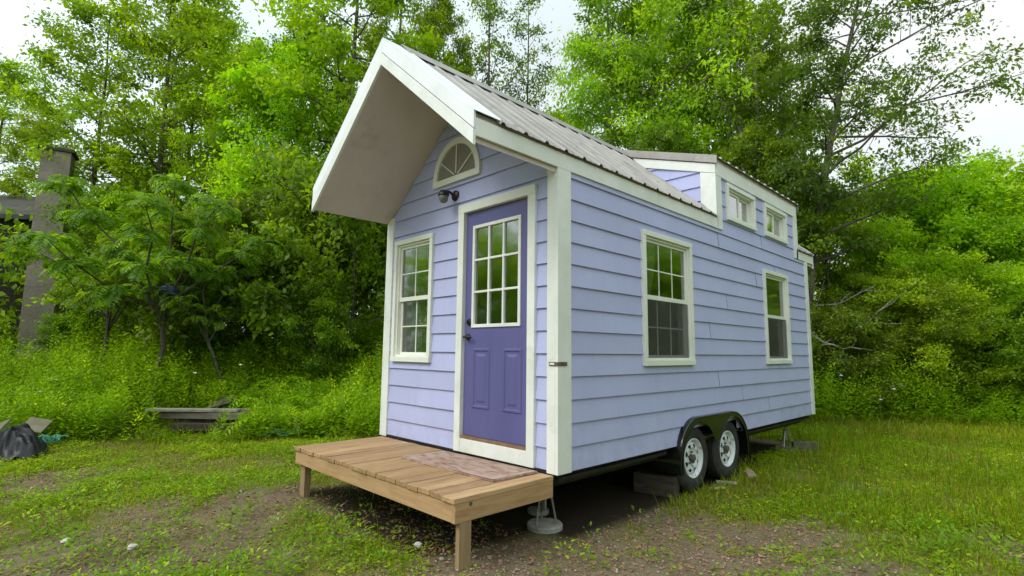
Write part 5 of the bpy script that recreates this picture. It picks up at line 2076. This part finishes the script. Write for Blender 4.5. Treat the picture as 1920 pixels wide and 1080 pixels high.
# the big open tree leaning over the right side
ta, tb = grow(seed=31, H=12.5, base=0.30, R=2.75, tr=0.15, limbs=50, subs=9, per=34, ln=0.115, wr=0.5, up=0.42, droop=0.12, shape="oval", wob=0.015,
              lean=tuple((RGT[:2] * 2.4).tolist()), bias=(RGT[0], RGT[1], 0.60), palette=((0.030, 0.066, 0.012), (0.058, 0.112, 0.018), (0.100, 0.178, 0.028)), yellow=0.03, sigma=0.19, name="leaning_tree", hang=0.25)
x, y = at(1492, 12.8)
o = empty("tree", (x, y, gz(x, y) - 0.05))
tag(o, "big open tree with dark sparse leaves leaning right against the white sky", "tree", "trees around the clearing")
link_mesh("trunk", ta, "bark", o)
link_mesh("crown", tb, "leaf", o)


# ------------------------------------------------------------------ compound-leaf sumac saplings and ferns
def frond_mesh(name, bases, dirs, length, pairs, lsz, droop, palette, rnd, seg_r=0.006):
    """pinnate fronds: curved rachis with leaflet pairs"""
    segs, P, D, NN, LN, TN = [], [], [], [], [], []
    for b, d, le in zip(bases, dirs, length):
        d = unit(np.array(d, float))
        k = 7
        pts = [np.array(b, float)]
        dd = d.copy()
        for i in range(k - 1):
            dd = unit(dd + np.array([0, 0, -droop / k * (i + 1) * 0.5]))
            pts.append(pts[-1] + dd * le / (k - 1))
        pts = np.array(pts)
        segs.append((pts, np.linspace(seg_r, 0.002, k), 3))
        tone = rnd.random()
        for j in range(pairs):
            f = 0.15 + 0.85 * (j + 0.5) / pairs
            p = np.array([np.interp(f * (k - 1), np.arange(k), pts[:, c]) for c in range(3)])
            i0 = min(int(f * (k - 1)), k - 2)
            t = unit(pts[i0 + 1] - pts[i0])
            s = unit(np.cross(t, np.array([0, 0, 1.0])) + 1e-6)
            n_ = np.cross(s, t)
            sz = lsz * math.sin(PI * (0.18 + 0.76 * f)) ** 0.7
            for sg in (-1, 1):
                P.append(p)
                D.append(s * sg * 0.9 + t * 0.45 + np.array([0, 0, -0.22]) + rnd.normal(0, .08, 3))
                NN.append(n_ + rnd.normal(0, .12, 3))
                LN.append(sz * rnd.uniform(.85, 1.15))
                TN.append(np.clip(tone * .6 + rnd.random() * .25 + 0.12, 0, 1))
    TN = np.array(TN)
    V = leaves(np.array(P), np.array(D), np.array(NN), np.array(LN), np.array(LN) * 0.30)
    col = np.where((TN < .5)[:, None], mixcol(palette[0], palette[1], np.clip(TN * 2, 0, 1)), mixcol(palette[1], palette[2], np.clip(TN * 2 - 1, 0, 1)))
    return segs, quads_mesh(name, V, col)


def sumac(px, d, H, spread, nfr, lean, label, seed, rmul=1.0):
    rnd = np.random.default_rng(seed)
    x, y = at(px, d)
    z0 = gz(x, y)
    o = empty("sumac", (x, y, z0))
    tag(o, label, "tree")
    segs = []
    tips = []
    zf = H * 0.42
    k = 6
    tt = np.linspace(0, 1, k)
    base = np.stack([lean[0] * tt + rnd.normal(0, .02, k), lean[1] * tt + rnd.normal(0, .02, k), tt * zf - 0.05 * (1 - tt)], 1)
    segs.append((base, np.linspace(0.055, 0.04, k) * rmul, 8))
    top = base[-1]
    nb = 9
    for i in range(nb):
        a = i * 2.4 + rnd.uniform(-.3, .3)
        l_ = spread * rnd.uniform(0.55, 1.0)
        e = top + np.array([math.cos(a) * l_, math.sin(a) * l_, (H - zf) * rnd.uniform(0.25, 0.9)])
        if i == 0:
            e = top + np.array([0.1, 0, (H - zf) * 0.92])
        m1 = top * 0.55 + e * 0.45 + np.array([0, 0, -0.05]) + rnd.normal(0, .08, 3)
        m2 = top * 0.2 + e * 0.8 + rnd.normal(0, .06, 3)
        st = base[rnd.integers(k - 2, k)]
        segs.append((np.array([st, m1, m2, e]), np.array([.03, .022, .014, .008]) * rmul, 6))
        for f in (0.55, 0.8, 1.0):
            tips.append((m1 * (1 - (f - .55) / .45) + e * ((f - .55) / .45), unit(e - m1), f))
    bases, dirs, le = [], [], []
    per = max(3, int(nfr / len(tips)))
    for (p, dr, f) in tips:
        for j in range(per + (3 if f == 1.0 else 0)):
            a = j * 2.4 + rnd.uniform(0, 6.28)
            bases.append(p + rnd.normal(0, .06, 3))
            dirs.append(unit(np.array([math.cos(a), math.sin(a), rnd.uniform(0.05, 0.7)]) + dr * 0.3))
            le.append(rnd.uniform(0.40, 0.68) * H / 4.4)
    sg, me = frond_mesh("sumac_crown", bases, dirs, le, 10, 0.155 * H / 4.4, 1.5, (MIDG, (0.075, 0.165, 0.014), BRI), rnd)
    link_mesh("trunk", tubes_mesh("sumac_trunk", segs + sg), "bark", o)
    link_mesh("crown", me, "leaf", o)
    return o, x, y, z0, top


so, sx_, sy_, sz_, stop = sumac(305, 10.6, 4.6, 1.95, 520, (0.05, 0.0), "spreading sumac with a bare dark trunk and drooping feathery leaves at left", 3)
sumac(440, 11.2, 3.1, 1.2, 170, (-0.45, -0.45), "smaller leaning sumac right of the spreading one", 4, 0.7)
sumac(195, 11.8, 3.3, 1.15, 170, (0.1, 0.1), "feathery sumac in front of the chimney", 5, 0.8)

# dark blue bundle caught in the sumac fork
bx2, by2 = at(311, 10.15)
rr = random.Random(8)
mb = MB()
nth, nr = 18, 10
vs = []
for i in range(nr + 1):
    t = PI * i / nr
    for j in range(nth):
        a = 2 * PI * j / nth
        d_ = 1 + 0.15 * math.sin(4 * a + 3 * t) + 0.10 * math.sin(7 * a - 2 * t)
        q = RGT * (0.17 * math.sin(t) * math.cos(a) * d_) + FWD * (0.12 * math.sin(t) * math.sin(a) * d_)
        vs.append((bx2 + q[0], by2 + q[1], 2.30 + gz(bx2, by2) + 0.10 * math.cos(t) * d_))
mb.add(vs, [(i * nth + j, i * nth + (j + 1) % nth, (i + 1) * nth + (j + 1) % nth, (i + 1) * nth + j) for i in range(nr) for j in range(nth)])
tag(mb.build("cloth_bundle", "bluecloth", rel=(bx2, by2, 2.6), smooth=True), "dark blue bundle hanging in the fork of the spreading sumac", "bundle")

# ferns
fr_rnd = np.random.default_rng(77)
FERN = []
for v in range(3):
    bs, ds, le = [], [], []
    for j in range(11):
        a = j * 2.4 + fr_rnd.uniform(-.3, .3)
        bs.append((0.02 * math.cos(a), 0.02 * math.sin(a), 0.0))
        ds.append((math.cos(a) * 0.65, math.sin(a) * 0.65, fr_rnd.uniform(0.7, 1.2)))
        le.append(fr_rnd.uniform(0.6, 0.9))
    sg, me = frond_mesh("fern_fronds", bs, ds, le, 15, 0.17, 1.3, PAL_B, fr_rnd, 0.004)
    st = tubes_mesh("fern_stalks", sg)
    st.attributes["col"].data.foreach_set("color", np.tile(np.array([0.10, 0.17, 0.012, 1.0], dtype=np.float32), len(st.vertices)))
    st.materials.append(MAT["grass"])
    me.materials.append(MAT["leaf"])
    FERN.append((me, st))
FSPOT = [(550, 9.3, 1.45), (535, 10.0, 1.3), (605, 9.9, 1.0), (640, 9.3, 1.0), (675, 9.8, 1.1), (590, 10.6, 1.3), (620, 9.0, 0.9), (545, 11.2, 1.2), (470, 10.6, 0.95),
         (665, 10.6, 1.2), (625, 10.9, 1.2), (700, 9.5, 0.9), (575, 9.1, 0.8), (700, 10.4, 1.1)]
for i, (px, d, s) in enumerate(FSPOT):
    x, y = at(px, d)
    o = empty("fern", (x, y, gz(x, y)))
    o.scale = (s, s, s)
    o.rotation_euler = (0, 0, i * 1.7)
    tag(o, "bright green fern in the weeds left of the house corner", "fern", "ferns left of the house")
    for nm, me in zip(("fronds", "stalks"), FERN[i % 3]):
        c = bpy.data.objects.new(nm, me)
        COL.objects.link(c)
        c.parent = o

# dead branches right of the house
def dead_branch(p0, p1, r, label, seed, sag=0.25):
    rnd = np.random.default_rng(seed)
    p0, p1 = np.array(p0), np.array(p1)
    k = 8
    t = np.linspace(0, 1, k)
    pts = p0[None] * (1 - t[:, None]) + p1[None] * t[:, None] + rnd.normal(0, .05, (k, 3))
    pts[:, 2] -= sag * np.sin(t * PI)
    segs = [(pts, np.linspace(r, r * 0.3, k), 6)]
    for i in range(2, k - 1):
        e = pts[i] + unit((p1 - p0) * 0.5 + rnd.normal(0, 1.0, 3)) * rnd.uniform(0.3, 0.8)
        segs.append((np.array([pts[i], (pts[i] + e) / 2 + rnd.normal(0, .03, 3), e]), np.array([r * .45, r * .3, r * .15]), 4))
    me = tubes_mesh("branch", segs)
    o = link_mesh("dead_branch", me, "deadwood")
    return tag(o, label, "branch")


def pt(px, d, z):
    x, y = at(px, d)
    return (x, y, z)


dead_branch(pt(1500, 12.4, 1.75), pt(1680, 11.6, 2.65), 0.028, "bleached dead branch reaching up right from behind the house corner", 1)
dead_branch(pt(1500, 12.0, 2.05), pt(1610, 11.5, 1.55), 0.035, "lowest bleached dead branch beside the house corner", 2, 0.12)
dead_branch(pt(1505, 12.6, 2.75), pt(1640, 11.9, 3.05), 0.022, "upper thin dead branch beside the house corner", 3)
dead_branch(pt(1676, 15.2, 2.2), pt(1650, 15.0, 6.2), 0.045, "white upright dead stem in the sunlit trees on the right", 4, 0.0)

# white wild flowers
FLW = [(288, 9.6, 0.95), (90, 9.2, 0.62), (118, 9.6, 0.70), (372, 9.5, 0.92), (455, 9.9, 0.95), (1568, 11.0, 0.95), (1664, 10.6, 0.75), (1638, 10.8, 0.5)]
mbf = None
for i, (px, d, h) in enumerate(FLW):
    x, y = at(px, d)
    z = gz(x, y)
    o = empty("wild_flower", (x, y, z))
    tag(o, "white flower head on a thin stem above the weeds", "flower", "white wild flowers in the weeds")
    mb = MB()
    mb.tube([(x, y, z), (x + 0.02, y, z + h * 0.6), (x + 0.03, y + 0.02, z + h)], 0.005, 5)
    mb.tone = MIDG
    mb.c = [MIDG] * len(mb.c)
    mb.build("stem", "grass", o)
    mb = MB()
    rr = random.Random(i)
    for k in range(14):
        a = k * 2.4
        q = 0.026 * math.sqrt(k / 14)
        mb.lathe([(0.0, 0.0), (0.004, 0.012), (0.010, 0.0)], (x + 0.03 + q * math.cos(a), y + 0.02 + q * math.sin(a), z + h + 0.016 * (1 - k / 14) + 0.005 * rr.random()), "z", 6)
    mb.build("flower_head", "petal", o)


# ------------------------------------------------------------------ far woods, one mass
def far_woods():
    r = np.random.default_rng(5)
    nC = 9500
    a = r.uniform(-PI, PI, nC)
    front = np.abs(a) < math.radians(62)
    d = np.where(front, r.uniform(21, 30, nC), r.uniform(14, 22, nC))
    x = CAM[0] + FWD[0] * d * np.cos(a) + RGT[0] * d * np.sin(a)
    y = CAM[1] + FWD[1] * d * np.cos(a) + RGT[1] * d * np.sin(a)
    top = 5.0 + 3.5 * fbm(a * 7 + 3, a * 0 + 1.0, 61)
    top = np.where(front, np.where(a > math.radians(30), top * 0.62, np.where(a < math.radians(-38), top * 0.6, top * 1.1)), 3.6 + 0.30 * top)
    top = np.where(np.abs(a) > math.radians(115), 4.5, top)
    z = ground_h(x, y) + top * r.random(nC) ** 0.8
    k = 1700
    t = r.random(k)
    ex = 3.5 + 7.5 * t + r.normal(0, .6, k)
    ey = 20.2 - 6.2 * t + r.normal(0, .9, k)
    x, y = np.concatenate([x, ex]), np.concatenate([y, ey])
    z = np.concatenate([z, ground_h(ex, ey) + 5.4 * r.random(k)])
    front = np.concatenate([front, np.zeros(k, bool)])
    nC = nC + k
    per = 15
    n = nC * per
    P = np.repeat(np.stack([x, y, z], 1), per, 0) + r.normal(0, 0.55, (n, 3)) * np.array([1, 1, .7])
    D = unit(r.normal(0, 1, (n, 3)) + np.array([0, 0, -.3]))
    NN = unit(r.normal(0, .8, (n, 3)) + np.array([0, 0, 1]))
    ln = r.uniform(0.16, 0.34, n) * np.repeat(np.where(front, 1.0, 1.5), per)
    V = leaves(P, D, NN, ln, ln * .6)
    tone = np.clip(np.repeat(r.random(nC), per) * .6 + r.random(n) * .3 + 0.1 * np.repeat(z, per) / 8 - .1, 0, 1)
    col = np.where((tone < .5)[:, None], mixcol(PAL_M[0], PAL_M[1], np.clip(tone * 2, 0, 1)), mixcol(PAL_M[1], PAL_B[2], np.clip(tone * 2 - 1, 0, 1)))
    col = col * np.repeat(np.where(front, 1.0, 1.45), per)[:, None]  # leaves out of view are coloured lighter to brighten the glass reflections
    return quads_mesh("far_woods", V, col)


tag(link_mesh("far_woods", far_woods(), "leaf"), "deep green mass of woods behind the trees all around the clearing", "woods", kind="stuff")

# ================================================================== LIGHT
SUN_EL, SUN_AZ = math.radians(46), math.radians(192)      # direction the light comes from, compass style from +Y clockwise
sun_dir = Vector((math.sin(SUN_AZ) * math.cos(SUN_EL), math.cos(SUN_AZ) * math.cos(SUN_EL), math.sin(SUN_EL)))
sd = bpy.data.lights.new("sun", "SUN")
sd.energy = 1.7
sd.angle = math.radians(25)
sd.color = (1.0, 0.965, 0.90)
so_ = bpy.data.objects.new("sun", sd)
so_.rotation_euler = sun_dir.to_track_quat("Z", "Y").to_euler()
so_.location = (0, 0, 20)
COL.objects.link(so_)

world = bpy.data.worlds.new("World")
scene.world = world
world.use_nodes = True
nt = world.node_tree
nt.nodes.clear()
wo = nt.nodes.new("ShaderNodeOutputWorld")
bg = nt.nodes.new("ShaderNodeBackground")
sky = nt.nodes.new("ShaderNodeTexSky")
sky.sky_type = "NISHITA"
sky.sun_disc = False
sky.sun_elevation = SUN_EL
sky.sun_rotation = SUN_AZ
sky.air_density = 1.0
sky.dust_density = 3.0
tcw = nt.nodes.new("ShaderNodeTexCoord")
nzw = nt.nodes.new("ShaderNodeTexNoise")
nzw.inputs["Scale"].default_value = 1.6
nzw.inputs["Detail"].default_value = 5.0
nt.links.new(tcw.outputs["Generated"], nzw.inputs["Vector"])
mr = nt.nodes.new("ShaderNodeMapRange")
mr.inputs["From Min"].default_value = 0.35
mr.inputs["From Max"].default_value = 0.65
mr.inputs["To Min"].default_value = 0.0
mr.inputs["To Max"].default_value = 1.0
nt.links.new(nzw.outputs["Fac"], mr.inputs["Value"])
cl = nt.nodes.new("ShaderNodeMix")
cl.data_type = "RGBA"
cl.inputs[6].default_value = (7.9, 9.5, 10.0, 1)
cl.inputs[7].default_value = (11.2, 11.5, 11.3, 1)
nt.links.new(mr.outputs[0], cl.inputs[0])
mxw = nt.nodes.new("ShaderNodeMix")
mxw.data_type = "RGBA"
mxw.inputs[0].default_value = 0.88
nt.links.new(sky.outputs[0], mxw.inputs[6])
nt.links.new(cl.outputs[2], mxw.inputs[7])
# the cloud deck is brighter towards the hidden sun
dt = nt.nodes.new("ShaderNodeVectorMath")
dt.operation = "DOT_PRODUCT"
dt.inputs[1].default_value = sun_dir
nt.links.new(tcw.outputs["Generated"], dt.inputs[0])
md = nt.nodes.new("ShaderNodeMapRange")
md.inputs["From Min"].default_value = 0.0
md.inputs["From Max"].default_value = 1.0
md.inputs["To Min"].default_value = 1.0
md.inputs["To Max"].default_value = 1.8
nt.links.new(dt.outputs["Value"], md.inputs["Value"])
ms = nt.nodes.new("ShaderNodeVectorMath")
ms.operation = "SCALE"
nt.links.new(mxw.outputs[2], ms.inputs[0])
nt.links.new(md.outputs[0], ms.inputs["Scale"])
nt.links.new(ms.outputs[0], bg.inputs["Color"])
bg.inputs["Strength"].default_value = 0.10
nt.links.new(bg.outputs[0], wo.inputs[0])

scene.view_settings.view_transform = "Standard"
scene.view_settings.look = "None"
scene.view_settings.exposure = 0.0
scene.view_settings.gamma = 1.0
scene.cycles.max_bounces = 8
scene.cycles.transparent_max_bounces = 12
scene.cycles.use_denoising = True
